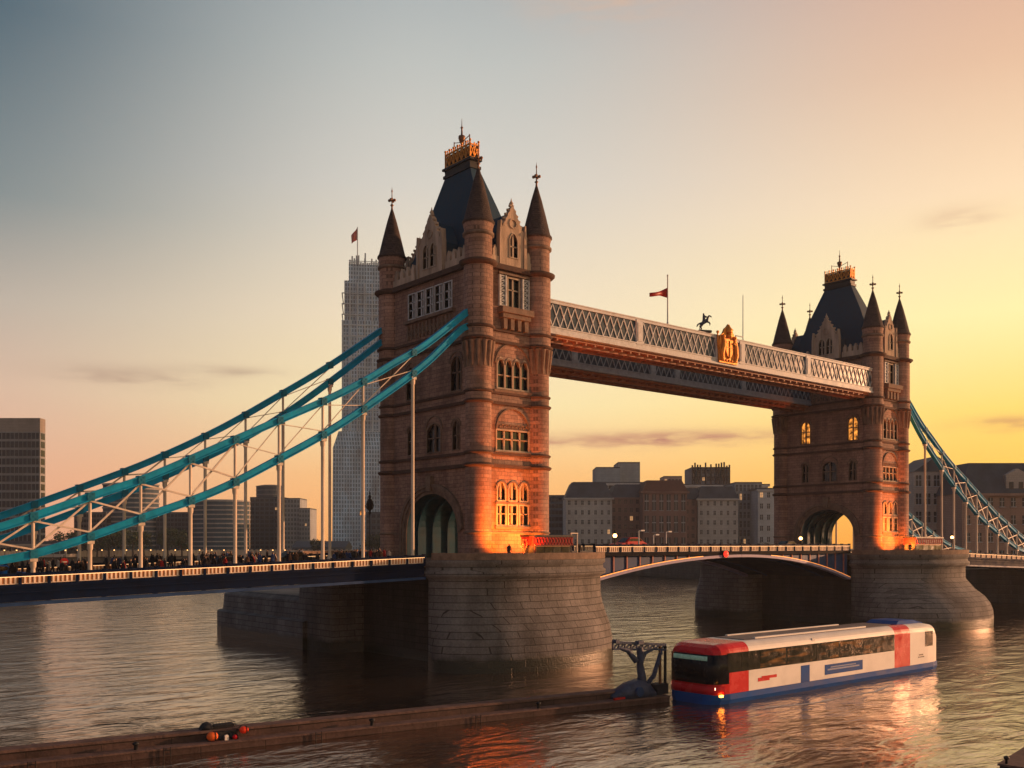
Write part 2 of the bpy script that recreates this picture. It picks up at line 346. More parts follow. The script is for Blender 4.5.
# ------------------------------------------------------------------ water and ground
WZ = -12.0
def water_mat():
    m = bpy.data.materials.new('river_water'); m.use_nodes = True
    nt = m.node_tree; N = nt.nodes; L = nt.links; b = N['Principled BSDF']
    b.inputs['Base Color'].default_value = (.035, .026, .021, 1); b.inputs['Roughness'].default_value = .12; b.inputs['IOR'].default_value = 2.2; b.inputs['Specular Tint'].default_value = (1, .80, .66, 1)
    tc = N.new('ShaderNodeTexCoord')
    def noise(sc, st, rot, det, dist=0):
        mp = N.new('ShaderNodeMapping'); mp.inputs['Rotation'].default_value = (0, 0, rad(rot)); mp.inputs['Scale'].default_value = st
        L.new(tc.outputs['Object'], mp.inputs[0])
        n = N.new('ShaderNodeTexNoise'); n.inputs['Scale'].default_value = sc; n.inputs['Detail'].default_value = det; n.inputs['Roughness'].default_value = .55
        n.inputs['Distortion'].default_value = dist
        L.new(mp.outputs[0], n.inputs['Vector']); return n.outputs[0]
    a = noise(.9, (1, 2.2, 1), 38, 4, .6); c = noise(.16, (1, 2.4, 1), 45, 3, .5); d = noise(.035, (1, 2, 1), 52, 3)
    def ma(x, k, y=None):
        n = N.new('ShaderNodeMath'); n.operation = 'MULTIPLY_ADD'; L.new(x, n.inputs[0]); n.inputs[1].default_value = k
        if y is None: n.inputs[2].default_value = 0
        else: L.new(y, n.inputs[2])
        return n.outputs[0]
    # calmer and rougher patches
    pr = N.new('ShaderNodeMapRange'); L.new(d, pr.inputs[0]); pr.inputs[1].default_value = .35; pr.inputs[2].default_value = .65; pr.inputs[3].default_value = .35; pr.inputs[4].default_value = 1.25
    am = N.new('ShaderNodeMath'); am.operation = 'MULTIPLY'; L.new(a, am.inputs[0]); L.new(pr.outputs[0], am.inputs[1])
    h = ma(am.outputs[0], .060, ma(c, .30))
    bp = N.new('ShaderNodeBump'); bp.inputs['Strength'].default_value = 1.0; bp.inputs['Distance'].default_value = 1.0
    L.new(h, bp.inputs['Height']); L.new(bp.outputs[0], b.inputs['Normal'])
    gl = N.new('ShaderNodeBsdfGlossy'); gl.inputs['Color'].default_value = (.94, .75, .62, 1); gl.inputs['Roughness'].default_value = .14; L.new(bp.outputs[0], gl.inputs['Normal'])
    ms = N.new('ShaderNodeMixShader'); ms.inputs[0].default_value = .38; L.new(b.outputs[0], ms.inputs[1]); L.new(gl.outputs[0], ms.inputs[2]); L.new(ms.outputs[0], N['Material Output'].inputs['Surface'])
    return m
M['water'] = water_mat()
mb = MB(); S = 6000
mb.add([(-900, -600, WZ), (900, -600, WZ), (900, 1000, WZ), (-900, 1000, WZ)], [(0, 1, 2, 3)])
tag(mb.build('water', M['water']), kind='structure')
mb = MB(); mb.add([(-900, -600, -22), (900, -600, -22), (900, 1000, -22), (-900, 1000, -22)], [(0, 1, 2, 3)])
tag(mb.build('riverbed', pmat('river_mud', (.06, .05, .04), .9)), kind='structure')
BANK = [(175, -590), (160, -60), (163, 7), (221, 176), (190, 280), (120, 345), (20, 325), (-60, 335), (-880, 440)]
BZ = -4.5
mb = MB()
outer = [(-880, 990), (890, 990), (890, -590)]
poly = BANK + outer
tri = tessellate_polygon([[Vector((p[0], p[1], 0)) for p in poly]])
mb.add([(p[0], p[1], BZ) for p in poly], [tuple(t) for t in tri])
tag(mb.build('far_bank_ground', pmat('bank_ground', (.06, .058, .05), .9, vary=.4, vscale=.05)), kind='structure')
M['embank'] = stone('embankment_stone', (.10, .085, .07), (.08, .068, .058), (.04, .035, .03), 3, 1.0, .05, tide=-11.3, stain=.6)
mb = MB(); mb2 = MB()
for (a, b_) in zip(BANK[:-1], BANK[1:]):
    a = Vector(a); b_ = Vector(b_); d = (b_ - a).normalized(); n = Vector((d.y, -d.x))
    mb.add([(a.x, a.y, -20), (b_.x, b_.y, -20), (b_.x, b_.y, BZ), (a.x, a.y, BZ)], [(0, 1, 2, 3)])
    mb2.beam((a.x, a.y, BZ + 1.2), (b_.x, b_.y, BZ + 1.2), .6, 2.4)
    k_ = int((b_ - a).length / 2.2)
    for q_ in range(k_ if (b_ - a).length < 300 else 0):
        c_ = a + d * ((q_ + .5) * (b_ - a).length / k_) + n * .4; mb2.box(c_.x - .45, c_.x + .45, c_.y - .45, c_.y + .45, BZ, BZ + 2.7)
e = thing('embankment_wall', 'long dark stone embankment wall with pale balustrade along the far river bank', 'wall', (163, 7, WZ))
def local(mb, o):
    l = o.location; mb.v = [(p[0] - l.x, p[1] - l.y, p[2] - l.z) for p in mb.v]; return mb
M['embank2'] = M['embank']
ew = local(mb, e).build('wall', stone('embankment_granite', (.10, .085, .07), (.08, .068, .058), (.04, .035, .03), 3, 1.0, .05, tide=.7, stain=.6), e)
local(mb2, e).build('balustrade', M['pale'], e)

# ------------------------------------------------------------------ the towers
AX, AY = 4.18, 8.5
WX, WY = 4.75, 9.0
ZB, ZC = -.7, 31.0
def Fmy(s, z, d): return (s, -WY - d, z)
def Fpy(s, z, d): return (s, WY + d, z)
def Fmx(s, z, d): return (-WX - d, s, z)
def Fpx(s, z, d): return (WX + d, s, z)

def rect(c, w, z0, z1): return [(c - w / 2, z0), (c + w / 2, z0), (c + w / 2, z1), (c - w / 2, z1)]
def arched(c, w, z0, zs, zt, n=8, pointed=True):
    """opening with a (pointed) arched head: springing zs, apex zt"""
    p = [(c - w / 2, z0), (c + w / 2, z0)]
    h = zt - zs
    for i in range(n + 1):
        t = i / n
        if pointed:
            u = abs(1 - 2 * t); y = (1 - u ** 1.7) ** .8
        else:
            u = abs(1 - 2 * t); y = math.sqrt(max(0, 1 - u * u))
        p.append((c + w / 2 * (1 - 2 * t), zs + h * y))
    return p
def grow(poly, t):
    cs = (min(p[0] for p in poly) + max(p[0] for p in poly)) / 2; cz = (min(p[1] for p in poly) + max(p[1] for p in poly)) / 2
    hw = max(p[0] for p in poly) - cs; hz = max(p[1] for p in poly) - cz
    return [(cs + (p[0] - cs) * (1 + t / hw), cz + (p[1] - cz) * (1 + t / hz)) for p in poly]
def make_window(root, F, poly, lights=1, transoms=(), t=.16, mat='pale', pane='glass', d=.0):
    """frame (surround, mullions, transoms) with the glass as its child"""
    f = MB(); g = grow(poly, t); n = len(poly)
    vs = [F(p[0], p[1], d + .10) for p in poly] + [F(p[0], p[1], d + .10) for p in g] + [F(p[0], p[1], d - .05) for p in g] + [F(p[0], p[1], d - .30) for p in poly]
    fs = []
    for i in range(n):
        j = (i + 1) % n
        fs += [(i, j, j + n, i + n), (i + n, j + n, j + 2 * n, i + 2 * n), (i + 3 * n, j + 3 * n, j, i)]
    f.add(vs, fs)
    s0 = min(p[0] for p in poly); s1 = max(p[0] for p in poly); z0 = min(p[1] for p in poly); z1 = max(p[1] for p in poly)
    def bar(sa, sb, za, zb):
        f.prism([(sa, za), (sb, za), (sb, zb), (sa, zb)], F, d - .26, d - .06)
    mw = .10 if lights > 1 else .06
    arch_ = len(poly) > 4
    for k in range(1, lights):
        s = s0 + (s1 - s0) * k / lights
        bar(s - mw, s + mw, z0, z1 - (.12 if arch_ and lights != 2 else 0))
    for z in transoms: bar(s0, s1, z - .06, z + .06)
    o = f.build('window', M[mat], root)
    p = MB(); p.prism(poly, F, d - .36, d - .30)
    p.build('pane', M[pane], o)
    return o

def build_tower():
    root = thing('bridge_tower', 'x', 'tower', (0, 0, 0), group='stone towers of the bridge')
    AHW = 5.0; ACX = -.55                                     # the road arch stands a little off the axis
    arch = [(ACX - AHW, ZB + .001), (ACX + AHW, ZB + .001)] + [(ACX + AHW * math.cos(PI * i / 20), 2.1 + 4.5 * math.sin(PI * i / 20) ** .92) for i in range(21)]
    wins = {'y': [], 'x': []}
    for c in (-1.42, .2, 1.82):
        wins['y'].append((rect(c, 1.1, 3.0, 5.1), 2, (4.2,), 'pale'))
        wins['y'].append((arched(c, 1.0, 5.7, 6.9, 7.7), 2, (), 'pale'))
    wins['y'].append((rect(.2, 4.5, 11.2, 13.3), 4, (12.4,), 'pale'))
    for k in range(4): wins['y'].append((arched(-1.5 + 1.13 * k, .88, 18.0, 20.4, 21.2), 1, (19.4,), 'pale'))
    wins['y'].append((rect(.3, 1.5, 26.9, 30.1), 2, (28.9,), 'pale'))
    for c, w, l in ((3.5, 1.15, 2), (-5.3, 1.15, 2), (-1.1, 2.6, 2)):
        wins['x'].append((arched(c, w, 11.3, 13.8, 14.5), l, (12.9,), 'trim'))
        if w < 2: wins['x'].append((arched(c, 1.8, 17.8, 20.6, 21.5, pointed=False), l, (19.8,), 'trim'))
    for k in range(5): wins['x'].append((rect(3.3 - 1.78 * k, 1.30, 27.2, 30.0), 2, (29.1, 28.2), 'white'))
    walls = MB()
    for F, key, w in ((Fmy, 'y', AX), (Fpy, 'y', AX), (Fmx, 'x', AY), (Fpx, 'x', AY)):
        holes = [q[0] for q in wins[key]]
        if key == 'y':
            outer = [(-w, ZB), (w, ZB), (w, ZC), (-w, ZC)]
        else:                                      # the arch cuts the foot of the wall
            a = arch[2:]
            outer = [(-w, ZB), (ACX - AHW, ZB)] + a[::-1] + [(ACX + AHW, ZB), (w, ZB), (w, ZC), (-w, ZC)]
        walls.plate(outer, holes, F, 0, .5)
    walls.box(-WX + .5, WX - .5, -WY + .5, WY - .5, 30.2, 30.8)
    walls.build('wall', M['tower'], root)
    lining = MB()
    n = len(arch)
    lining.add([Fmx(p[0], p[1], 0) for p in arch] + [Fpx(p[0], p[1], 0) for p in arch], [(i, (i + 1) % n, (i + 1) % n + n, i + n) for i in range(1, n)])
    for xx in (-3.2, -1.1, 1.1, 3.2):               # iron ribs inside the road arch
        pts = arch[1:]
        for a, b_ in zip(pts[:-1], pts[1:]): lining.beam((xx, ACX + (a[0] - ACX) * .97, a[1] * .98), (xx, ACX + (b_[0] - ACX) * .97, b_[1] * .98), .3, .3, up=(1, 0, 0))
    lining.build('archway_lining', M['teal_arch'], root)
    for F in (Fmx, Fpx):
        s_ = MB()
        for k, (t, d) in enumerate(((.0, .06), (.38, .20), (.76, .34))):
            a = [(ACX + (p[0] - ACX) * (1 + t / AHW), (p[1] - ZB) * (1 + t / 7.3) + ZB) for p in arch[1:]]
            b_ = [(ACX + (p[0] - ACX) * (1 + (t + .37) / AHW), (p[1] - ZB) * (1 + (t + .37) / 7.3) + ZB) for p in arch[1:]]
            m = len(a)
            vs = [F(*p, d) for p in a] + [F(*p, d) for p in b_] + [F(*p, -.05) for p in a] + [F(*p, -.05) for p in b_]
            fs = []
            for i in range(m - 1):
                fs += [(i, i + 1, i + 1 + m, i + m), (i, i + 1, i + 1 + 2 * m, i + 2 * m), (i + m, i + 1 + m, i + 1 + 3 * m, i + 3 * m)]
            s_.add(vs, fs)
        s_.prism([(ACX - .35, 6.9), (ACX + .35, 6.9), (ACX + .5, 8.6), (ACX - .5, 8.6)], F, 0, .5)
        s_.build('arch_surround', M['trim'], root)
    for F, key in ((Fmy, 'y'), (Fpy, 'y'), (Fmx, 'x'), (Fpx, 'x')):
        for poly, l, tr, mt in wins[key]:
            make_window(root, F, poly, l, tr, .13 if key == 'x' else .17, mt)
        # carved relief round the windows: interlaced arcs and panels
        c = MB()
        def arc(cx, z, r, w, d, a0=0, a1=PI, n=8):
            for i in range(n):
                t0 = a0 + (a1 - a0) * i / n; t1 = a0 + (a1 - a0) * (i + 1) / n
                c.beam(F(cx + r * math.cos(t0), z + r * math.sin(t0), d), F(cx + r * math.cos(t1), z + r * math.sin(t1), d), w, .16)
        if key == 'y':
            for q in (-1.42, .2, 1.82): arc(q, 6.95, .78, .16, .05)
            c.prism([(-2.35, 2.55), (2.75, 2.55), (2.75, 2.85), (-2.35, 2.85)], F, -.02, .25)
            c.prism([(-2.25, 5.28), (2.65, 5.28), (2.65, 5.5), (-2.25, 5.5)], F, -.02, .16)
            c.build('carved_panel', M['trim'], root); c = MB()
            for k in range(8): arc(-1.77 + .56 * k, 13.6, .42, .1, .05)
            arc(.2, 13.45, 2.35, .2, .08, 0, PI, 14)
            c.build('carved_panel', M['trim'], root); c = MB(); c.prism([(-2.4, 10.85), (2.8, 10.85), (2.8, 11.0), (-2.4, 11.0)], F, -.02, .22); c.build('sill', M['trim'], root); c = MB()
            c.build('carved_panel', M['trim'], root); c = MB()
            for k in range(4): arc(-1.5 + 1.13 * k, 20.5, .62, .14, .05)
            arc(.2, 20.4, 2.5, .18, .06, .12, PI - .12, 14)
            c.build('carved_panel', M['trim'], root); c = MB(); c.prism([(-2.5, 17.5), (2.9, 17.5), (2.9, 17.75), (-2.5, 17.75)], F, -.02, .22)
        else:
            for q, zz, r_ in ((3.5, 13.9, .85), (3.5, 20.9, 1.2), (-5.3, 13.9, .85), (-5.3, 20.9, 1.2), (-1.1, 13.8, 1.6)):
                arc(q, zz, r_, .16, .05); c.build('hood_mould', M['trim'], root); c = MB()
            c.prism([(-5.1, 26.6), (4.5, 26.6), (4.5, 26.95), (-5.1, 26.95)], F, -.02, .45)
            for k in range(12):
                arc(-4.4 + .76 * k, 25.5, .36, .14, .08, 0, 2 * PI, 8)
                c.prism([(-4.5 + .76 * k, 24.75), (-4.3 + .76 * k, 24.75), (-4.3 + .76 * k, 26.4), (-4.5 + .76 * k, 26.4)], F, -.02, .22)
        c.build('carved_panel', M['trim'], root)
    # oriel balconies on the river faces
    for F in (Fmy, Fpy):
        o = MB()
        o.prism([(-1.95, 26.1), (2.55, 26.1), (2.55, 26.75), (-1.95, 26.75)], F, -.02, 1.0)
        o.prism([(-1.7, 25.6), (2.3, 25.6), (2.3, 26.1), (-1.7, 26.1)], F, -.02, .75)
        for q in (-1.2, -.2, .8, 1.8): o.prism([(q - .22, 24.4), (q + .22, 24.4), (q + .28, 25.6), (q - .28, 25.6)], F, -.02, .55)
        hd_ = MB(); hd_.prism([(-1.9, 30.4), (2.5, 30.4), (2.5, 30.62), (-1.9, 30.62)], F, -.02, .3); hd_.build('hood_mould', M['trim'], root)
        ob = o.build('balcony', M['trim'], root)
        for cx in (-1.35, 1.95):
            w = MB()
            w.prism([(cx - .5, 26.9), (cx - .36, 26.9), (cx - .36, 30.3), (cx - .5, 30.3)], F, -.02, .3)
            w.prism([(cx + .36, 26.9), (cx + .5, 26.9), (cx + .5, 30.3), (cx + .36, 30.3)], F, -.02, .3)
            for k in range(7):
                z = 26.95 + .54 * k
                w.prism([(cx - .36, z), (cx + .36, z), (cx + .36, z + .1), (cx - .36, z + .1)], F, .02, .22)
                if k < 6:
                    w.beam(F(cx - .34, z + .1, .12), F(cx + .34, z + .54, .12), .1, .1); w.beam(F(cx + .34, z + .1, .1), F(cx - .34, z + .54, .1), .1, .1)
            w.build('lattice_panel', M['white'], ob)
            g = MB(); g.prism([(cx - .36, 26.95), (cx + .36, 26.95), (cx + .36, 30.25), (cx - .36, 30.25)], F, .01, .03); g.build('panel_backing', M['iron'], ob)
    # string courses, each one moulding running round walls and turrets
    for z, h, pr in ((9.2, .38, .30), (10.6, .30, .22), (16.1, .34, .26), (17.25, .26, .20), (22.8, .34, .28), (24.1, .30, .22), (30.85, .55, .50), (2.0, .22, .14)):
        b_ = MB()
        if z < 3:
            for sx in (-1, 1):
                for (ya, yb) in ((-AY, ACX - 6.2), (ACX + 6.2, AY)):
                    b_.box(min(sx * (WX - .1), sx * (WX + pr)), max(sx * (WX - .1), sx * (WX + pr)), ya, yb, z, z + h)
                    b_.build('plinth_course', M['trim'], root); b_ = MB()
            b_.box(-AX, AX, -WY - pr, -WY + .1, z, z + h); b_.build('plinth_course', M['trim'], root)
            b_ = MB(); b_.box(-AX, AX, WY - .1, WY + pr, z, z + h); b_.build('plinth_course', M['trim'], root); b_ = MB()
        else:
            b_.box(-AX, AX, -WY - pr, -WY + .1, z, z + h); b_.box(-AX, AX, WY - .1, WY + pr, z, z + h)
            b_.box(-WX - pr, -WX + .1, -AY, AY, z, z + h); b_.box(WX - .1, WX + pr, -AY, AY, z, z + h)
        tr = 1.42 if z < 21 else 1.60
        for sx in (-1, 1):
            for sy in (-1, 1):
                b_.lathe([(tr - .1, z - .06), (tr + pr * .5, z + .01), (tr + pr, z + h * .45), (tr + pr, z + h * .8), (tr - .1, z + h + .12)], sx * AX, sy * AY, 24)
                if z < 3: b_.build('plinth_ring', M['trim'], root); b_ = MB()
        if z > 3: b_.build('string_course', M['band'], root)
    # corner turrets
    for sx in (-1, 1):
        for sy in (-1, 1):
            t = MB()
            t.lathe([(1.55, ZB), (1.55, .3), (1.42, .6), (1.42, 20.0)], sx * AX, sy * AY, 24)
            nfl = 14
            t.lathe([(1.60, 22.6), (1.60, 31.2), (1.5, 31.6), (1.5, 34.3), (1.56, 34.4), (1.56, 34.9), (1.66, 35.2), (1.66, 35.5)], sx * AX, sy * AY, 24)
            tb = t.build('turret', M['tower'], root)
            fl = MB()
            for k in range(nfl):                   # fluted corbelling below the upper stage
                a = 2 * PI * k / nfl
                cx, cy = sx * AX, sy * AY
                p0 = (cx + 1.42 * math.cos(a), cy + 1.42 * math.sin(a), 20.0); p1 = (cx + 1.58 * math.cos(a), cy + 1.58 * math.sin(a), 22.7)
                fl.tube([p0, ((p0[0] + p1[0]) / 2, (p0[1] + p1[1]) / 2, 21.5), p1], [.12, .24, .3], 6)
            fl.lathe([(1.45, 19.9), (1.45, 22.7)], sx * AX, sy * AY, 20)
            fl.build('corbel', M['trim'], tb)
            rg = MB(); rg.lathe([(1.45, 34.0), (1.72, 34.1), (1.72, 34.35), (1.45, 34.45)], sx * AX, sy * AY, 24); rg.build('cornice_ring', M['trim'], tb)
            cn = MB(); cn.lathe([(1.6, 35.3), (1.78, 35.42), (1.78, 35.6), (1.60, 35.85), (1.13, 37.8), (.62, 39.8), (.16, 41.35), (.10, 41.5)], sx * AX, sy * AY, 20)
            cn.build('cone_roof', M['cone'], tb)
            fn = MB(); cx, cy = sx * AX, sy * AY
            fn.lathe([(.14, 41.3), (.10, 41.8), (.24, 41.95), (.08, 42.1), (.07, 42.5), (.18, 42.7), (.06, 42.9), (.05, 43.5), (.10, 43.65), (.03, 43.9), (.01, 44.2)], cx, cy, 8)
            for a in range(4):
                aa = a * PI / 2 + .6
                fn.sphere((cx + .34 * math.cos(aa), cy + .34 * math.sin(aa), 42.55), .19, 8); fn.beam((cx, cy, 42.4), (cx + .34 * math.cos(aa), cy + .34 * math.sin(aa), 42.55), .08, .08)
            fn.build('finial', M['bronze'], tb)
    # battlement
    for F, w, gc, gh in ((Fmy, AX, .15, 1.9), (Fpy, AX, .15, 1.9), (Fmx, AY, -.4, 3.0), (Fpx, AY, -.4, 3.0)):
        for (a, b_) in ((-w + 1.3, gc - gh), (gc + gh, w - 1.3)):
            if b_ - a < .3: continue
            p = MB()
            p.prism([(a, 31.3), (b_, 31.3), (b_, 32.3), (a, 32.3)], F, -.45, .12)
            k = max(1, round((b_ - a) / 1.05)); st = (b_ - a) / k
            for i in range(k):
                c = a + st * (i + .5)
                p.prism([(c - .3, 32.3), (c + .3, 32.3), (c + .3, 32.95), (c, 33.5), (c - .3, 32.95)], F, -.40, .08)
            p.build('battlement', M['upper'], root)
    # gabled dormers
    for F, c, hw, kind, w in ((Fmy, .15, 1.75, 'y', AX), (Fpy, .15, 1.75, 'y', AX), (Fmx, -.4, 2.35, 'x', AY), (Fpx, -.4, 2.35, 'x', AY)):
        g = MB()
        ztop = 38.1 if kind == 'y' else 38.3
        zs = 34.9 if kind == 'x' else 35.2
        out = [(c - hw, 31.35), (c + hw, 31.35), (c + hw, zs)]
        st = 5
        for i in range(st):                        # crow-stepped slopes
            t0 = i / st; t1 = (i + 1) / st
            out += [(c + hw * (1 - t0) * .94 if i else c + hw * .94, zs + (ztop - zs) * (t0 + .10)), (c + hw * (1 - t1 * .94) * .94, zs + (ztop - zs) * t1)]
        left_ = [(2 * c - p[0], p[1]) for p in out[2:]][::-1]
        out = out + left_
        if kind == 'y': holes = [arched(c + .1, 1.05, 32.5, 34.4, 35.1)]
        else: holes = [arched(c - .72, 1.1, 32.4, 34.4, 35.0), arched(c + .72, 1.1, 32.4, 34.4, 35.0)]
        g.plate(out, holes, F, .12, .5)
        n = len(out); g.add([F(p[0], p[1], .12) for p in out] + [F(p[0], p[1], -.5) for p in out], [(i, (i + 1) % n, (i + 1) % n + n, i + n) for i in range(n)])
        g.plate(out, holes, F, -.5, .01)
        for sgn in (-1, 1):
            g.prism([(c + sgn * hw - .2, 31.4), (c + sgn * hw + .2, 31.4), (c + sgn * hw + .2, 34.9), (c + sgn * hw + .05, 36.3), (c + sgn * hw - .05, 36.3), (c + sgn * hw - .2, 34.9)], F, -.35, .28)
            for i in range(1, 6):
                t = i / 5.6
                q = F(c + sgn * hw * (1 - t), zs + .45 + (ztop - zs) * t, -.15); g.sphere(q, .20, 6)
        q = F(c, ztop, -.15); g.lathe([(.22, ztop - .1), (.14, ztop + .2), (.26, ztop + .4), (.08, ztop + .7), (.02, ztop + 1.0)], q[0], q[1], 8)
        # roundel carved in the gable
        for i in range(10):
            a0 = 2 * PI * i / 10; a1 = 2 * PI * (i + 1) / 10
            g.beam(F(c + .5 * math.cos(a0), 36.2 + .5 * math.sin(a0), .16), F(c + .5 * math.cos(a1), 36.2 + .5 * math.sin(a1), .16), .14, .14)
        gb = g.build('gable', M['upper'], root)
        for h in holes: make_window(gb, F, h, 2, (33.7,), .12, 'pale', d=.12).parent = gb
        r = MB()                                    # slate roof running back from the gable
        dep = -2.2 if kind == 'y' else -3.0
        rr = [(c - hw + .15, 31.4), (c + hw - .15, 31.4), (c + hw - .15, zs), (c, ztop - .55), (c - hw + .15, zs)]
        r.prism(rr, F, dep if kind == 'x' else -6.2, -.51)
        r.build('dormer_roof', M['slate'], root)
    # steep main roof, cresting and mast
    r = MB()
    prof = [(3.6, 8.3, 31.2), (3.0, 7.75, 32.6), (2.15, 6.3, 35.9), (1.4, 4.75, 39.6), (.85, 3.1, 43.0), (.66, 2.5, 44.2)]
    r.loft([[(-a, -b_, z), (a, -b_, z), (a, b_, z), (-a, b_, z)] for a, b_, z in prof])
    r.build('main_roof', M['slate'], root)
    cp = MB(); cp.box(-.80, .80, -2.65, 2.65, 44.2, 44.55); cp.box(-.68, .68, -2.45, 2.45, 44.55, 45.15); cp.box(-.88, .88, -2.75, 2.75, 45.15, 45.4)
    cpo = cp.build('roof_cap', M['lead'], root)
    bk = MB(); bk.box(-.5, .5, -2.28, 2.28, 45.4, 46.9); bk.build('cresting_backing', M['lead'], cpo)
    cr = MB()
    for sx in (-1, 1):
        for k in range(7):
            y = -2.4 + .8 * k; x = sx * .62
            cr.box(x - .07, x + .07, y - .07, y + .07, 45.4, 47.3); cr.sphere((x, y, 47.45), .17, 6)
            if k < 6:
                for q0, q1 in (((y, 45.6), (y + .4, 46.3)), ((y + .4, 46.3), (y + .8, 45.6)), ((y, 46.95), (y + .4, 46.3)), ((y + .4, 46.3), (y + .8, 46.95))): cr.beam((x, q0[0], q0[1]), (x, q1[0], q1[1]), .10, .13)
                cr.sphere((x, y + .4, 46.3), .17, 6); cr.beam((x, y + .4, 46.95), (x, y + .4, 47.35), .09, .09); cr.sphere((x, y + .4, 47.4), .11, 6)
        for zz in (45.42, 46.92): cr.box(sx * .62 - .08, sx * .62 + .08, -2.45, 2.45, zz, zz + .16)
    for sy in (-1, 1):
        for k in range(3):
            x = -.6 + .6 * k; cr.box(x - .06, x + .06, sy * 2.4 - .05, sy * 2.4 + .05, 45.4, 47.3)
            if k < 2: cr.beam((x, sy * 2.4, 45.6), (x + .6, sy * 2.4, 46.95), .10, .1); cr.beam((x + .6, sy * 2.42, 45.6), (x, sy * 2.42, 46.95), .10, .1)
        for zz in (45.43, 46.93): cr.box(-.68, .68, sy * 2.4 - .07, sy * 2.4 + .07, zz, zz + .14)
    cr.build('gilded_cresting', M['gold'], cpo)
    ms = MB()
    ms.lathe([(.28, 45.4), (.2, 46.8), (.14, 47.8), (.30, 48.1), (.42, 48.5), (.40, 48.75), (.12, 48.85), (.09, 49.6), (.18, 49.75), (.05, 49.9), (.02, 50.8)], 0, 0, 8)
    for sy in (-1, 1):
        ms.beam((0, sy * 1.5, 46.8), (0, sy * 1.5, 48.5), .09, .09); ms.beam((0, sy * 1.5, 48.4), (0, 0, 48.0), .07, .07)
    ms.build('mast', M['bronze'], cpo)
    return root
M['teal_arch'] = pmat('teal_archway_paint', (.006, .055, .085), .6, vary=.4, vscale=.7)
T1 = build_tower()
T1['label'] = 'nearer stone gothic tower with the blue chains running up to it'
T2X = 80.26
T2 = copy_tree(T1); T2.location = (T2X, 0, 0)
T2['label'] = 'farther stone gothic tower at the right with two lamplit windows'
for ch in T2.children:                                # the two lamplit windows over the arch
    if ch.name.startswith('window'):
        for p in ch.children:
            c = [v.co for v in p.data.vertices]
            mx_ = sum(v.x for v in c) / len(c); my = sum(v.y for v in c) / len(c); mz = sum(v.z for v in c) / len(c)
            if mx_ < -4 and 18 < mz < 22 and (my > 3 or my < -5):
                p.data = p.data.copy(); p.data.materials[0] = M['lit']

# ------------------------------------------------------------------ piers
def outline(w, yf, nf, yb, nb, z, n=20, e=2.0, fl=0.0):
    pts = []
    for i in range(n + 1):                             # front nose (-y), from +x to -x
        a = PI * i / n
        c = math.copysign(abs(math.cos(a)) ** (2 / e), math.cos(a)); s = max(math.sin(a), 0) ** (2 / e)
        pts.append((w * c + fl * c * s ** .5, -yf - (nf + fl * 1.1) * s, z))
    for i in range(n + 1):
        a = PI * i / n
        pts.append((-w * math.cos(a) - fl * .35 * math.cos(a) * max(math.sin(a), 0) ** .5, yb + (nb + fl * .35) * math.sin(a), z))
    return pts
def build_pier(ox, label, w, yf, nf, yb, nb, flare, starling):
    cut0 = 9.71
    root = thing('bridge_pier', label, 'pier', (ox, 0, 0), group='granite piers of the bridge')
    prof = [(.55, -.72), (.55, -1.15), (.32, -1.3), (.32, -1.75), (.60, -1.95), (.60, -2.35), (.16, -2.6), (0, -2.75), (0.02, -4.6)] + flare
    for sgn in (-1, 1):
        b = MB(); rings = []
        for d, z in prof:
            o = outline(w + d, yf, nf + d * 1.1, yb, nb + d, z) if z > -4 else outline(w, yf, nf, yb, nb, z, fl=d)
            cut = -9.7 if sgn < 0 else 9.7
            half = [q for q in o if (q[1] < cut if sgn < 0 else q[1] > cut)]
            rings.append([(half[0][0], cut, z)] + half + [(half[-1][0], cut, z)])
        b.loft(rings, 0, True, True); b.build('pier_nose', M['pier'], root)
    b = MB(); b.box(-w + 4.2, w - 4.2, -10.5, 10.5, -13.5, -.80); b.build('pier_core', M['piershade'], root)
    b = MB(); b.box(-w, w, -9.69, 9.69, -1.5, -.82); b.build('pier_head', M['trim'], root)
    for sgn in (-1, 1):
        p = MB()
        o = outline(w + .55, yf, nf + .55, yb, nb + .55, 0); i_ = outline(w + .05, yf, nf + .05, yb, nb + .05, 0)
        sel = [k for k, q in enumerate(o) if (q[1] < -10.2 if sgn < 0 else q[1] > 10.2)]
        ro = [o[k] for k in sel]; ri = [i_[k] for k in sel]
        if sgn < 0:
            ro = [(ro[0][0], -10.1, 0)] + ro + [(ro[-1][0], -10.1, 0)] if False else ro
        n = len(ro)
        vs = [(q[0], q[1], -.72) for q in ro] + [(q[0], q[1], -.02) for q in ro] + [(q[0], q[1], -.02) for q in ri] + [(q[0], q[1], -.72) for q in ri]
        fs = []
        for k in range(n - 1):
            fs += [(k, k + 1, k + 1 + n, k + n), (k + n, k + 1 + n, k + 1 + 2 * n, k + 2 * n), (k + 2 * n, k + 1 + 2 * n, k + 1 + 3 * n, k + 3 * n)]
        fs += [(0, n, 2 * n, 3 * n), (n - 1, 2 * n - 1, 3 * n - 1, 4 * n - 1)]
        p.add(vs, fs)
        p.build('parapet', M['trim'], root)
    if starling:
        s_ = MB()
        w2, y0, y1, n2 = starling
        r = []
        for d, z in ((1.0, -13.5), (1.0, -8.6), (.2, -8.4), (0, -6.2), (-.8, -5.6)):
            r.append([(w2 + d, y0, z), (-w2 - d, y0, z)] + [(-(w2 + d) * math.cos(PI * i / 14), y1 + (n2 + d) * math.sin(PI * i / 14), z) for i in range(15)])
        s_.loft(r, 0, True, False)
        s_.build('starling', M['pier'], root)
    return root
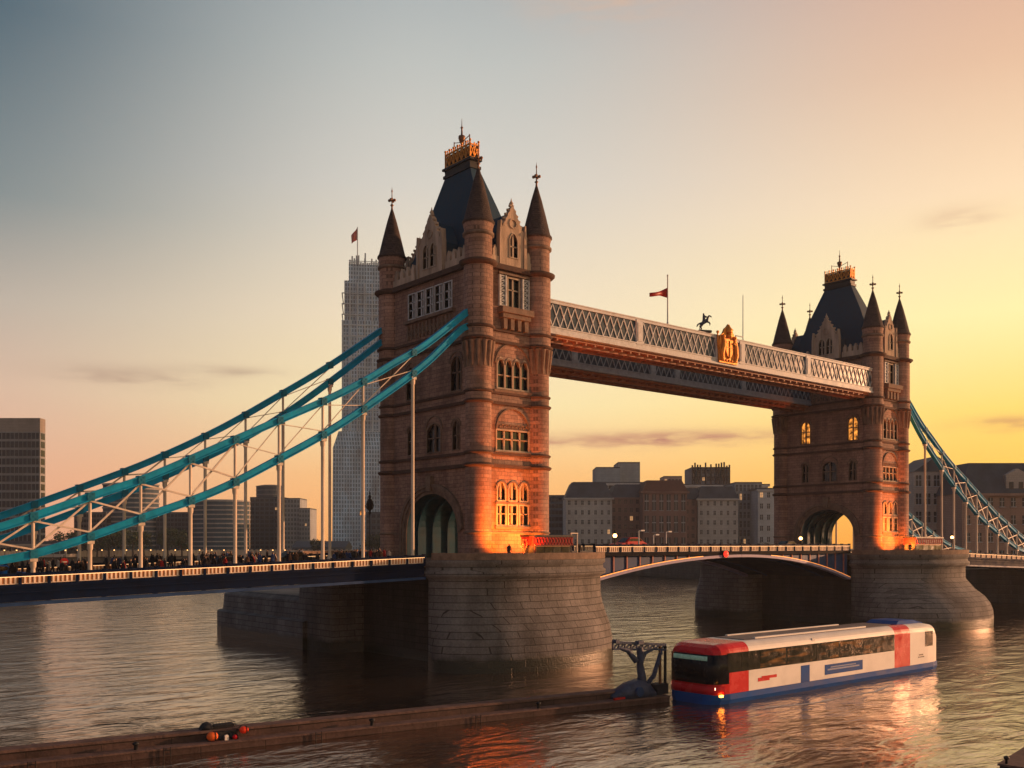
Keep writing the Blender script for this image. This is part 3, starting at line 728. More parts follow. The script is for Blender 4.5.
P1 = build_pier(0, 'nearer granite pier carrying the left tower, its round nose above the water', 11.6, 9.75, 6.2, 17, 6.5,
                [(.25, -5.6), (.7, -6.7), (1.25, -8.0), (1.55, -9.4), (1.65, -10.6), (1.7, -13.5)], (11.2, 16, 40, 8))
P2 = build_pier(T2X, 'farther granite pier carrying the right tower, with strongly flared foot', 12.6, 10.2, 9.6, 19, 4,
                [(.5, -5.2), (1.3, -6.2), (2.6, -7.3), (3.3, -8.3), (3.7, -9.4), (3.8, -10.6), (3.8, -13.5)], None)

# ------------------------------------------------------------------ decks, rails, chains
def xz(x): return x
def side_z(dist):                                      # road level of the side spans, dist from the tower centre
    return -1.1 - .030 * (dist - 12.2)
def build_side_span(ox, sx, label, L=88):
    X = lambda d: sx * d
    root = thing('side_span_deck', label, 'bridge deck', (ox, 0, 0), group='side spans of the bridge')
    d0, d1 = 12.25, 12.25 + L
    z0, z1 = side_z(d0), side_z(d1)
    for sy in (-1, 1):
        g = MB(); y = sy * 9.9
        g.beam((X(d0), y, z0 - .12), (X(d1), y, z1 - .12), .5, .22)
        g.beam((X(d0), y - sy * .10, z0 - .75), (X(d1), y - sy * .10, z1 - .75), .16, 1.1)
        g.beam((X(d0), y, z0 - .62), (X(d1), y, z1 - .62), .34, .10)
        gi = g.build('girder', M['navy'], root)
        f = MB(); f.beam((X(d0), y, z0 - 1.47), (X(d1), y, z1 - 1.47), .62, .26); f.build('flange', M['navy_edge'], gi)
    r = MB(); r.beam((X(d0), 0, z0 - .26), (X(d1), 0, z1 - .26), 13.0, .2); r.beam((X(d0 - 8.5), 0, -.78), (X(d0), 0, z0 - .21), 13.0, .18); r.build('roadway', M['asphalt'], root)
    for sy in (-1, 1):
        p = MB(); p.beam((X(d0), sy * 8.1, z0 - .12), (X(d1), sy * 8.1, z1 - .12), 3.2, .22); p.build('footway', M['paving'], root)
    u = MB()
    for k in range(int(L / 4.2)):
        d = d0 + 2 + 4.2 * k; u.beam((X(d), -9.7, side_z(d) - .9), (X(d), 9.7, side_z(d) - .9), .3, .9)
    u.build('cross_girders', M['navy'], root)
    w = MB()
    for sy in (-.12, .12): w.beam((X(d0), sy, z0 - .15), (X(d1), sy, z1 - .15), .10, .008)
    w.build('road_marking', M['white'], root)
    return root
S1 = build_side_span(0, -1, 'navy blue bridge deck running off to the left edge, crowded with walkers')
S2 = build_side_span(T2X, 1, 'navy blue bridge deck at the right edge beyond the farther tower')

def build_railing(pa, pb, sy, label, grp, pitch=2.1, h=.82, loc=None):
    """bridge parapet from pa to pb: dark rail and posts, pale balustrade, strip light under the rail"""
    pa = Vector(pa); pb = Vector(pb)
    root = thing('bridge_railing', label, 'railing', pa, group=grp)
    D = pb - pa; L = D.length; d = D.normalized(); up = Vector((0, 0, 1))
    t = MB(); t.beam(up * (h - .04), D + up * (h - .04), .24, .24); t.beam(up * .03, D + up * .03, .26, .06); t.build('handrail', M['navy'], root)
    pk = MB(); pk.beam(up * .36, D + up * .36, .05, .56); pk.build('backing_panel', M['ochre'], root)
    pn = MB()
    k = int(L / .34)
    for i in range(k):
        c = d * ((i + .5) * L / k); pn.beam(c + up * .10, c + up * .62, .16, .14, up=(1, 0, 0))
    pn.beam(up * .66, D + up * .66, .12, .06); pn.beam(up * .09, D + up * .09, .12, .06)
    pn.build('balustrade', M['baluster'], root)
    n = max(2, round(L / pitch)); proto = None
    for i in range(n + 1):
        if proto is None:
            q = MB(); q.box(-.11, .11, -.17, .17, .0, h + .10); q.box(-.15, .15, -.2, .2, h + .10, h + .16)
            proto = q.build('post', M['navy'], root)
        else:
            o = proto.copy(); COL.objects.link(o); o.parent = root; o.location = d * (L * i / n)
    s_ = MB(); yy = sy * .15
    s_.beam(up * (h - .19) + Vector((0, yy, 0)), D + up * (h - .19) + Vector((0, yy, 0)), .05, .04); s_.build('strip_light', M['led'], root)
    return root
e0, e1 = 12.3, 12.25 + 88
build_railing((-e0, -9.9, side_z(e0)), (-e1, -9.9, side_z(e1)), -1, 'lit balustrade with navy posts along the near edge of the left deck', 'railings of the bridge')
build_railing((-e0, 9.9, side_z(e0)), (-e1, 9.9, side_z(e1)), -1, 'lit balustrade on the far edge of the left deck, seen past the walkers', 'railings of the bridge')
build_railing((T2X + e0 + 1, -9.9, side_z(e0)), (T2X + e1, -9.9, side_z(e1)), -1, 'lit balustrade along the near edge of the deck at far right', 'railings of the bridge')
build_railing((T2X + e0 + 1, 9.9, side_z(e0)), (T2X + e1, 9.9, side_z(e1)), -1, 'lit balustrade on the far edge of the deck at far right', 'railings of the bridge')

# opening leaves of the middle span
BA, BM, BB = 12.2, 40.0, T2X - 13.2
def basc_bot(x):
    if x < BM: t = (BM - x) / (BM - BA); return -.72 - 2.65 * t ** 2.0
    t = (x - BM) / (BB - BM); return -.72 - 3.7 * t ** 2.1
def build_leaf(xa, xb, label):
    root = thing('bascule_leaf', label, 'bridge deck', (xa, 0, 0), group='opening leaves of the middle span')
    n = 24; xs = [xa + (xb - xa) * i / n for i in range(n + 1)]
    lo, hi = min(xa, xb), max(xa, xb)
    dz = -.15
    dk = MB(); dk.box(lo - xa, hi - xa, -9.6, 9.6, dz - .26, dz - .06); dk.build('roadway', M['asphalt'], root)
    for sy in (-1, 1):
        fw = MB(); fw.box(lo - xa, hi - xa, min(sy * 6.5, sy * 9.55), max(sy * 6.5, sy * 9.55), dz - .06, dz + .06); fw.build('footway', M['paving'], root)
    for sy in (-1, 1):
        y = sy * 9.75
        fa = MB(); fa.box(lo - xa, hi - xa, y - .22, y + .22, dz - .42, dz - .0); fas = fa.build('fascia', M['fascia'], root)
        for y2 in (y - sy * 4.4, y - sy * .35):
            g = MB()
            top = [(x - xa, y2, dz - .3) for x in xs]; bot = [(x - xa, y2, basc_bot(x)) for x in xs]
            for k in range(n):
                g.add([top[k], top[k + 1], bot[k + 1], bot[k]], [(0, 1, 2, 3)])
                g.add([(q[0], q[1] - sy * .15, q[2]) for q in (top[k], top[k + 1], bot[k + 1], bot[k])], [(0, 1, 2, 3)])
            gi = g.build('girder', M['navy_edge'], root)
        f = MB()
        for k in range(n):
            f.beam((xs[k] - xa, y - sy * .2, basc_bot(xs[k])), (xs[k + 1] - xa, y - sy * .2, basc_bot(xs[k + 1])), .9, .36)
        f.build('flange', M['violet'], gi)
        st = MB()
        for k in range(1, n, 2):
            x = xs[k]
            if dz - .4 - basc_bot(x) > .5: st.box(x - xa - .10, x - xa + .10, y - sy * .35 - .14, y - sy * .35 + .14, basc_bot(x) + .1, dz - .42)
        st.build('stiffeners', M['stifflit'], gi)
        l = MB()
        for k in range(n):
            if basc_bot(xs[k]) < -.95: l.beam((xs[k] - xa, y + sy * .18, basc_bot(xs[k]) + .22), (xs[k + 1] - xa, y + sy * .18, basc_bot(xs[k + 1]) + .22), .10, .07)
        l.build('strip_light', M['ledorange'], gi)
    s_ = MB()
    for k in range(n):
        s_.add([(xs[k] - xa, -9.2, basc_bot(xs[k]) + .2), (xs[k + 1] - xa, -9.2, basc_bot(xs[k + 1]) + .2), (xs[k + 1] - xa, 9.2, basc_bot(xs[k + 1]) + .2), (xs[k] - xa, 9.2, basc_bot(xs[k]) + .2)], [(0, 1, 2, 3)])
    s_.build('soffit', M['navy'], root)
    return root
build_leaf(BA, BM - .03, 'left leaf of the middle span, arched girder lit amber beside the near pier')
build_leaf(BB, BM + .03, 'right leaf of the middle span, arched girder running to the farther pier')
build_railing((BA, -9.75, -.13), (BM - .05, -9.75, -.13), -1, 'glowing balustrade on the near edge of the middle span, left half', 'railings of the bridge', h=.9)
build_railing((BM + .05, -9.75, -.13), (BB, -9.75, -.13), -1, 'glowing balustrade on the near edge of the middle span, right half', 'railings of the bridge', h=.9)
build_railing((BA, 9.75, -.13), (BM - .05, 9.75, -.13), 1, 'balustrade on the far edge of the middle span, left half', 'railings of the bridge', h=.9)
build_railing((BM + .05, 9.75, -.13), (BB, 9.75, -.13), 1, 'balustrade on the far edge of the middle span, right half', 'railings of the bridge', h=.9)
o = MB(); o.sphere((0, 0, 0), .42, 12, 0); o.box(-.3, .3, .2, .5, -.3, .3)
rl = thing('navigation_light', 'round red signal light hung under the middle of the span', 'lamp', (36.3, -10.1, -.45))
q = MB(); q.lathe([(.05, 0), (.4, .02), (.44, .15), (.3, .3), (.05, .34)], 0, 0, 16)
q.v = [(x, -z, y) for x, y, z in q.v]; q.build('lens', M['redlamp'], rl)
q = MB(); q.box(-.5, .5, .0, .12, -.5, .5); q.build('housing', M['iron'], rl)

UP = [(0, 25.75), (5.5, 21.45), (9.2, 19.2), (12.8, 16.95), (17, 14.7), (21.8, 12.4), (27.6, 9.6), (33.9, 6.6), (38.1, 5.0), (45.4, 2.2), (52, .35), (60, -1.0)]
LOW = [(0, 24.2), (.9, 23.7), (5.5, 19.5), (11.7, 15.0), (16.9, 11.6), (21.4, 9.05), (27.6, 5.8), (34.1, 3.25), (38.4, 1.62), (42.7, .2), (45.4, -.35), (52, -1.3), (60, -1.75)]
UPF = [(0, 26.6), (6.8, 21.7), (13.3, 17.5), (20.3, 13.2), (27.8, 9.3), (33.9, 6.65), (41.6, 3.5), (45.4, 2.2), (52, .35), (60, -1.0)]
LOWF = [(0, 25.2), (5.65, 20.7), (11.5, 16.3), (18, 12.1), (27.6, 7.2), (34, 4.4), (42, 1.2), (45.4, .25), (52, -1.0), (60, -1.7)]
def interp(T, d):
    """Catmull-Rom through the control points"""
    for i in range(len(T) - 1):
        if d <= T[i + 1][0] or i == len(T) - 2:
            p0 = T[max(i - 1, 0)]; p1 = T[i]; p2 = T[i + 1]; p3 = T[min(i + 2, len(T) - 1)]
            t = (d - p1[0]) / (p2[0] - p1[0])
            m1 = (p2[1] - p0[1]) / max(p2[0] - p0[0], 1e-6) * (p2[0] - p1[0]); m2 = (p3[1] - p1[1]) / max(p3[0] - p1[0], 1e-6) * (p2[0] - p1[0])
            return (2 * t ** 3 - 3 * t ** 2 + 1) * p1[1] + (t ** 3 - 2 * t ** 2 + t) * m1 + (-2 * t ** 3 + 3 * t ** 2) * p2[1] + (t ** 3 - t ** 2) * m2
def build_chain(ox, sx, y, label, UP=UP, LOW=LOW):
    root = thing('suspension_chain', label, 'bridge chain', (ox + sx * 5.7, y, 0), group='suspension chains of the bridge')
    ds = [i * .75 for i in range(81)]
    for nm, T in (('upper_chord', UP), ('lower_chord', LOW)):
        c = MB(); pts = [(sx * d, 0, interp(T, d)) for d in ds]
        rings = []
        for i, p in enumerate(pts):
            a = pts[max(i - 1, 0)]; b_ = pts[min(i + 1, len(pts) - 1)]
            dx, dz = b_[0] - a[0], b_[2] - a[2]; l = math.hypot(dx, dz); nx, nz = -dz / l * sx, dx / l * sx
            hh = .32; ww = .32
            rings.append([(p[0] + nx * hh * u, v * ww, p[2] + nz * hh * u) for u, v in ((-1, -1), (-.74, -1), (-.74, -.62), (.74, -.62), (.74, -1), (1, -1), (1, 1), (.74, 1), (.74, .62), (-.74, .62), (-.74, 1), (-1, 1))])
        c.loft(rings); c.build(nm, M['teal'], root)
    hd = [7.0, 12.9, 17.35, 21.9, 26.2, 30.3, 34.6, 38.7, 43.0, 47.2, 51.4]
    for k, d in enumerate(hd):
        h = MB(); x = sx * d
        zt = interp(UP, d) - .4; zl = interp(LOW, d) + .35
        zb = side_z(d + 5.7) - .1
        if k > 0: h.lathe([(.13, zl), (.13, zt)], x, 0, 8)
        h.lathe([(.34, zb), (.30, zb + .5), (.20, zb + .7), (.17, zb + 1.2), (.17, zl - 1.5), (.24, zl - 1.35), (.26, zl - .6)], x, 0, 10)
        h.box(x - .28, x + .28, -.30, .30, zl - .95, zl - .5)
        h.build('hanger', M['cream'], root)
        for T in (UP, LOW):
            g = MB(); zc = interp(T, d); g.box(x - .30, x + .30, -.36, .36, zc - .34, zc + .34)
            for yy in (-.40, .40):
                for ax, az in ((-.19, -.2), (.19, -.2), (0, 0), (-.19, .2), (.19, .2)): g.box(x + ax - .05, x + ax + .05, min(yy, yy * .9), max(yy, yy * .9), zc + az - .05, zc + az + .05)
            g.build('joint_plate', M['tealdark'], root)
        if k + 1 < len(hd):
            d2 = hd[k + 1]; w = .14 if d > 25 else .08
            b_ = MB()
            if k >= 0:
                b_.beam((x, .08, interp(UP, d) - .35), (sx * d2, .08, interp(LOW, d2) + .35), w, w); b_.beam((x, -.14, interp(LOW, d) + .35), (sx * d2, -.14, interp(UP, d2) - .35), w, w)
                b_.build('brace', M['cream'], root)
    return root
build_chain(0, -1, -8.5, 'near teal suspension chain rising from the left edge to the near tower')
build_chain(0, -1, 8.5, 'teal suspension chain on the far side of the left deck', UPF, LOWF)
build_chain(T2X, 1, -8.5, 'teal suspension chain sloping down to the right edge from the farther tower')
build_chain(T2X, 1, 8.5, 'far-side chain beyond the farther tower, glimpsed behind its partner')

# high level walkways
def build_walkway(y0, y1, label, crest, dz=0, paint='white'):
    xa, xb = 4.9, T2X - 4.9
    root = thing('high_walkway', label, 'footbridge', (xa, (y0 + y1) / 2, 24.6 + dz), group='high walkways between the towers')
    L = xb - xa; hw = (y1 - y0) / 2; zt = 28.7 - 24.6
    for sy in (-1, 1):
        y = sy * hw
        c = MB(); c.box(0, L, y - .22, y + .22, zt - .32, zt); c.box(0, L, y - .30, y + .30, zt, zt + .12); c.build('top_chord', M[paint], root)
        c = MB(); c.box(0, L, y - .25, y + .25, .55, 1.02); c.box(0, L, y - .38, y + .38, .28, .55); c.box(0, L, y - .32, y + .32, 1.02, 1.14)
        c.build('bottom_chord', M[paint], root)
        l = MB(); n = 60; st = L / n
        for k in range(n):
            x = st * k
            for a, b_, o_ in (((x, 1.14), (x + st, zt - .4), .10), ((x + st, 1.14), (x, zt - .4), .14)):
                l.beam((a[0], y + sy * o_ - sy * .05, a[1]), (b_[0], y + sy * o_ - sy * .05, b_[1]), .12, .12)
        l.build('lattice', M[paint], root)
        for x in (15.6, 31.0, 36.2, 52.0):
            p = MB(); p.box(x - .55, x + .55, y - .30, y + .30, .9, zt - .1); p.box(x - .35, x + .35, y - .36, y + .36, 1.3, zt - .5); p.build('panel_post', M[paint], root)
        f = MB(); f.box(0, L, y - .05, y + .02, 1.1, zt - .3); f.build('glazing', M['walkglass'], root)
    s_ = MB(); s_.box(0, L, -hw + .2, hw - .2, .0, .27)
    for k in range(46):
        x = L * (k + .5) / 46; s_.box(x - .12, x + .12, -hw + .25, hw - .25, -.25, .0)
    for yy in (-.5, .5): s_.box(0, L, yy * hw - .15, yy * hw + .15, -.45, .0)
    s_.build('soffit', M['soffit'], root)
    r = MB(); r.box(0, L, -hw + .3, hw - .3, zt - .2, zt + .05); r.build('roof', M['lead'], root)
    if crest:
        y = -hw - .45
        c = MB(); cx, z0 = 32.7, .55
        F = lambda s, z, d: (cx + s, y - d, z0 + z)
        out = [(-1.9, 0), (1.9, 0), (2.1, 2.4), (1.7, 3.6), (1.2, 3.9), (.8, 4.6), (.35, 4.9), (0, 5.3), (-.35, 4.9), (-.8, 4.6), (-1.2, 3.9), (-1.7, 3.6), (-2.1, 2.4)]
        c.prism(out, F, -.1, .16)
        sh = [(-.75, 3.1), (.75, 3.1), (.75, 1.7), (.45, 1.0), (0, .6), (-.45, 1.0), (-.75, 1.7)]
        c.prism(sh, F, .16, .36)
        for sg in (-1, 1):                          # supporters either side of the shield: raised figures
            c.tube([F(sg * 1.35, .3, .25), F(sg * 1.55, 1.2, .3), F(sg * 1.3, 2.2, .35), F(sg * 1.1, 2.9, .3), F(sg * 1.25, 3.4, .25)], [.25, .32, .34, .22, .2], 8)
            c.sphere(F(sg * 1.22, 3.5, .3), .28, 8); c.tube([F(sg * 1.25, 2.4, .4), F(sg * .75, 2.7, .45)], .13, 6); c.tube([F(sg * 1.6, 1.0, .3), F(sg * 1.9, 2.0, .2), F(sg * 1.75, 2.9, .15)], .1, 6)
        c.sphere(F(0, 3.7, .3), .42, 10); c.lathe([(.5, z0 + 4.1), (.62, z0 + 4.5), (.3, z0 + 4.8), (.1, z0 + 5.2)], cx, y - .2, 8)
        for k in range(5): c.sphere(F(-1.2 + .6 * k, .35, .22), .2, 8)
        c.beam(F(0, .7, .38), F(0, 3.0, .38), .16, .06); c.beam(F(-.7, 2.1, .38), F(.7, 2.1, .38), .16, .06)
        c.sphere(F(-2.1, 4.0, 0), .22, 8); c.lathe([(.1, z0 + 2.4), (.1, z0 + 3.9)], cx - 2.1, y, 6)
        c.build('gilded_crest', M['gold'], root)
    return root
M['bluegrey'] = pmat('blue_grey_paint', (.30, .34, .39), .6, vary=.3)
M['walkglass'] = pmat('blue_grey_walkway_glazing', (.035, .055, .085), .25, vary=.3, vscale=.6)
build_walkway(-9.0, -5.0, 'nearer high walkway between the towers, bearing a gilded crest', True)
build_walkway(2.6, 7.2, 'farther high walkway between the towers, half hidden beneath the near one', False, -.7, 'bluegrey')

# flags, poles and statue on the near walkway
ZW = 28.82
def cloth(mb, pts_top, pts_bot): 
    n = len(pts_top); mb.add(pts_top + pts_bot, [(i, i + 1, i + 1 + n, i + n) for i in range(n - 1)], 0, True)
fp = thing('flagpole', 'grey flagpole with a small red flag standing on the near walkway', 'flagpole', (26.1, -8.9, ZW))
q = MB(); q.lathe([(.16, 0), (.12, .3), (.09, .4), (.07, 6.2), (.13, 6.25), (.02, 6.45)], 0, 0, 10); q.build('pole', M['white'], fp)
q = MB(); top = []; bot = []
for i in range(9):
    t = i / 8; xx = -3.3 * t; w = .16 * math.sin(t * 7)
    top.append((xx, w, 4.75 - 1.15 * t - .2 * math.sin(t * 3))); bot.append((xx * .98, w + .05, 3.45 - .25 * t ** 2 + .12 * math.sin(t * 5)))
cloth(q, top, bot); fl = q.build('flag', M['red'], fp)
sol = fl.modifiers.new('solid', 'SOLIDIFY'); sol.thickness = .03
bp_ = thing('bare_mast', 'thin bare mast with a foot bracket on the walkway right of the crest', 'mast', (41.7, -8.9, ZW))
q = MB(); q.lathe([(.10, 0), (.07, .3), (.05, 6.2), (.01, 6.4)], 0, 0, 8); q.build('pole', M['white'], bp_)
q = MB(); q.beam((-1.6, 0, .55), (0, 0, .55), .12, .12); q.beam((-1.6, 0, 0), (-1.6, 0, .6), .12, .12); q.build('bracket', M['white'], bp_)

def skin_mesh(name, joints, edges, root=0, sub=2):
    """joints: (x,y,z,r); grows one continuous body round the skeleton"""
    me = bpy.data.meshes.new(name); me.from_pydata([j[:3] for j in joints], edges, [])
    o = bpy.data.objects.new(name, me); COL.objects.link(o)
    m = o.modifiers.new('skin', 'SKIN'); m.use_smooth_shade = True
    for i, sv in enumerate(me.skin_vertices[0].data):
        r = joints[i][3]; sv.radius = (r, r) if not isinstance(r, tuple) else r
        sv.use_root = (i == root)
    s_ = o.modifiers.new('sub', 'SUBSURF'); s_.levels = sub; s_.render_levels = sub
    dg = bpy.context.evaluated_depsgraph_get(); dg.update()
    ev = bpy.data.meshes.new_from_object(o.evaluated_get(dg))
    bpy.data.objects.remove(o)
    ev.name = name
    return ev

# rearing horse with a rider, one bronze casting
J = [(0, 0, .95, .24), (.38, 0, 1.15, .27), (.75, 0, 1.45, .25), (1.0, 0, 1.85, .15), (1.15, 0, 2.2, .13), (1.42, 0, 2.12, .10), (1.6, 0, 1.98, .07),   # hip, belly, chest, neck, poll, face, muzzle
     (-.1, .16, .55, .14), (.1, .16, .3, .09), (-.05, .16, .0, .07), (-.1, -.16, .6, .14), (-.35, -.16, .35, .09), (-.3, -.16, .0, .07),
     (1.0, .15, 1.3, .11), (1.35, .15, 1.3, .08), (1.3, .15, 1.0, .06), (1.0, -.15, 1.2, .11), (1.3, -.15, 1.05, .08), (1.2, -.15, .75, .06),
     (-.3, 0, 1.0, .10), (-.6, 0, .8, .12), (-.75, 0, .45, .06),
     (.35, 0, 1.62, .20), (.30, 0, 2.0, .24), (.30, 0, 2.28, .10), (.32, 0, 2.52, .16), (.6, .28, 2.0, .09), (.95, .15, 2.0, .07), (.6, -.28, 1.95, .09), (.95, -.15, 1.95, .07)]
E = [(0, 1), (1, 2), (2, 3), (3, 4), (4, 5), (5, 6), (0, 7), (7, 8), (8, 9), (0, 10), (10, 11), (11, 12), (2, 13), (13, 14), (14, 15), (2, 16), (16, 17), (17, 18), (0, 19), (19, 20), (20, 21),
     (1, 22), (22, 23), (23, 24), (24, 25), (23, 26), (26, 27), (23, 28), (28, 29)]
hs = skin_mesh('equestrian_statue', J, E)
hs.materials.append(M['steelblue'])
st = thing('equestrian_statue', 'dark bronze statue of a rider on a rearing horse atop the walkway', 'statue', (33.4, -8.9, ZW + .28))
st.rotation_euler = (0, 0, rad(-25))
ho = bpy.data.objects.new('horse_and_rider', hs); COL.objects.link(ho); ho.parent = st; ho.location = (-.4, 0, 0); ho.scale = (.92,) * 3
q = MB(); q.box(-.9, .9, -.4, .4, -.28, .02); q.build('plinth', M['lead'], st)

# ------------------------------------------------------------------ floodlights, lamps
def area_spot(name, loc, target, power, col, size=80, blend=.8):
    l = bpy.data.lights.new(name, 'SPOT'); l.energy = power; l.color = col; l.spot_size = rad(size); l.spot_blend = blend; l.shadow_soft_size = .25
    o = bpy.data.objects.new(name, l); COL.objects.link(o); o.location = loc
    o.rotation_euler = (Vector(loc) - Vector(target)).to_track_quat('Z', 'Y').to_euler(); return o
def floodlight(loc, target, power, label, grp, size=95):
    t = thing('floodlight', label, 'floodlight', loc, group=grp)
    q = MB(); q.box(-.30, .30, -.12, .16, .25, .65); q.box(-.06, .06, -.06, .06, 0, .28); q.box(-.25, .25, -.2, .2, 0, .06); q.build('housing', M['iron'], t)
    q = MB(); q.box(-.25, .25, .10, .25, .652, .66); q.box(-.26, .26, .161, .17, .30, .60); q.build('lens', M['flood'], t)
    area_spot('floodlight_beam', (loc[0], loc[1] + .25, loc[2] + .75), target, power * 3.8, (1, .20, .018), 125).parent = None
for ox in (0, T2X):
    nm = 'nearer' if ox == 0 else 'farther'
    floodlight((ox - 3.3, -14.6, -.7), (ox + .2, -9, 5.4), 4000, 'amber floodlight at the foot of the %s tower, beside its left turret' % nm, 'floodlights on the piers')
    floodlight((ox + 1.8, -11.7, -.7), (ox + 1.4, -9, 4.6), 600, 'amber floodlight at the foot of the %s tower, behind the red kiosk' % nm, 'floodlights on the piers')

def lamp_post(loc, h, label, grp='street lamps on the bridge', style='globe', lit=True):
    t = thing('street_lamp', label, 'street lamp', loc, group=grp)
    q = MB()
    if style == 'globe':
        q.lathe([(.2, 0), (.2, .25), (.1, .4), (.075, h - .9), (.12, h - .8), (.06, h - .6), (.16, h - .5), (.2, h - .45)], 0, 0, 10); q.build('post', M['iron'], t)
        g = MB(); g.sphere((0, 0, h - .2), .26, 12); g.build('globe', M['globe'] if lit else M['white'], t)
        c = MB(); c.lathe([(.25, h + .15), (.12, h + .3), (.03, h + .55)], 0, 0, 8); c.build('cap', M['iron'], t)
    else:
        q.lathe([(.14, 0), (.1, .4), (.06, h)], 0, 0, 8); q.beam((0, 0, h), (.7, 0, h + .05), .08, .08); q.build('post', M['white'], t)
        g = MB(); g.box(.3, .95, -.14, .14, h - .02, h + .14); g.build('lantern', M['white'], t)
    return t
lamp_post((16.4, -9.0, -.1), 2.2, 'lit globe lamp over the red car on the middle span')
lamp_post((55.3, -9.0, -.1), 2.0, 'lit globe lamp on the middle span before the farther arch')
lamp_post((93.0, -13.2, -.7), 2.9, 'lit globe lamp on the farther pier at the end of its kiosk')
lamp_post((23.3, -9.0, -.1), 2.1, 'thin pale lamp post, left of a pair on the middle span', style='arm')
lamp_post((25.7, -9.0, -.1), 2.5, 'thin pale lamp post, right and taller of a pair on the middle span', style='arm')
lamp_post((20.6, -9.0, -.1), 2.6, 'plain pale post close behind the red car', style='arm')
t = thing('street_lamp', 'tall thin lamp with a square lit lantern left of the near tower', 'street lamp', (-6.6, 11.3, -.7), group='street lamps on the bridge')
q = MB(); q.lathe([(.14, 0), (.1, .5), (.07, 5.1)], 0, 0, 8); q.build('post', M['cream'], t)
q = MB(); q.box(-.22, .22, -.22, .22, 5.1, 5.65); q.build('lantern', M['globe2'] if 'globe2' in M else M['lit'], t)
q = MB(); q.lathe([(.36, 5.65), (.05, 5.95)], 0, 0, 4, smooth=False); q.build('cap', M['iron'], t)
# ornate hanging lantern beside the near tower
t = thing('ornate_lantern', 'black ornate iron lantern on a slim mast left of the near tower', 'lantern', (-5.4, 11.6, -.7)); t.scale = (.9, .9, .9)
q = MB(); q.lathe([(.12, 0), (.06, .4), (.045, 5.9)], 0, 0, 8); q.build('mast', M['iron'], t)
q = MB()
q.lathe([(.05, 5.7), (.22, 6.0), (.12, 6.25), (.40, 6.6), (.48, 7.3), (.34, 7.8), (.14, 8.0), (.26, 8.2), (.06, 8.5), (.12, 8.7), (.01, 9.1)], 0, 0, 8)
for k in range(6):
    a = k * PI / 3; q.tube([(.42 * math.cos(a), .42 * math.sin(a), 6.5), (.62 * math.cos(a), .62 * math.sin(a), 7.0), (.40 * math.cos(a), .40 * math.sin(a), 7.6)], .06, 5)
q.build('lantern_cage', M['iron'], t)

# ------------------------------------------------------------------ red kiosks and frames on the pier noses
def build_kiosk(ox, y, w, h, label):
    t = thing('kiosk', label, 'kiosk', (ox, y, -.7), group='red kiosks on the piers')
    q = MB(); q.box(0, w, 0, 1.8, 0, h * .56); q.build('wall', M['dark'], t)
    q = MB(); q.box(-.1, w + .1, -.12, 1.9, h * .56, h * .93); q.build('fascia', M['darkred'], t)
    q = MB()
    n = 13
    for k in range(n):
        x = w * (k + .5) / n
        q.beam((x - .18, -.14, h * .60), (x + .18, -.14, h * .90), .05, .05); q.beam((x + .18, -.15, h * .60), (x - .18, -.15, h * .90), .05, .05); q.sphere((x, -.15, h * .75), .07, 6)
    q.build('fretwork', M['fret'], t)
    q = MB(); q.box(-.2, w + .2, -.25, 2.0, h * .93, h); q.build('roof', M['iron'], t)
    for k in range(4):
        x = .25 + (w - .5) * k / 4
        f = MB(); f.box(x, x + (w - .9) / 4, -.03, .0, h * .12, h * .52); o_ = f.build('window', M['glass'], t)
        f = MB(); f.box(x - .04, x + (w - .9) / 4 + .04, -.05, -.031, h * .52, h * .55); f.box(x - .04, x + (w - .9) / 4 + .04, -.05, -.031, h * .09, h * .12); f.build('frame', M['bronze'], o_)
build_kiosk(-.8, -13.7, 5.6, 2.55, 'long low red kiosk on the nearer pier under the floodlit tower')
build_kiosk(78.4, -14.4, 8.6, 2.7, 'long low red kiosk on the farther pier beside its tower')
for ox, w, nm in ((5.15, .9, 'pale square steel frame at the right end of the nearer kiosk'),):
    t = thing('steel_frame', nm, 'frame', (ox, -13.2, -.7))
    q = MB(); q.lathe([(.09, 0), (.07, 2.75)], 0, 0, 8); q.lathe([(.09, 0), (.07, 2.75)], w, 0, 8); q.build('upright', M['cream'], t)
    q = MB(); q.beam((-.1, 0, 2.78), (w + .1, 0, 2.78), .12, .12); q.build('crossbar', M['cream'], t)
t = thing('iron_stand', 'small ornate red iron stand left of the nearer kiosk', 'stand', (-1.9, -13.4, -.7))
q = MB(); q.lathe([(.3, 0), (.1, .2), (.07, 1.3), (.14, 1.5), (.05, 1.7)], 0, 0, 8); q.build('column', M['darkred'], t)
q = MB()
for k in range(5):
    a = k * 2 * PI / 5; q.tube([(0, 0, 1.0), (.3 * math.cos(a), .3 * math.sin(a), 1.25), (.42 * math.cos(a), .42 * math.sin(a), 1.7), (.25 * math.cos(a), .25 * math.sin(a), 2.0)], .05, 5); q.sphere((.25 * math.cos(a), .25 * math.sin(a), 2.05), .12, 6)
q.build('scrollwork', M['darkred'], t)

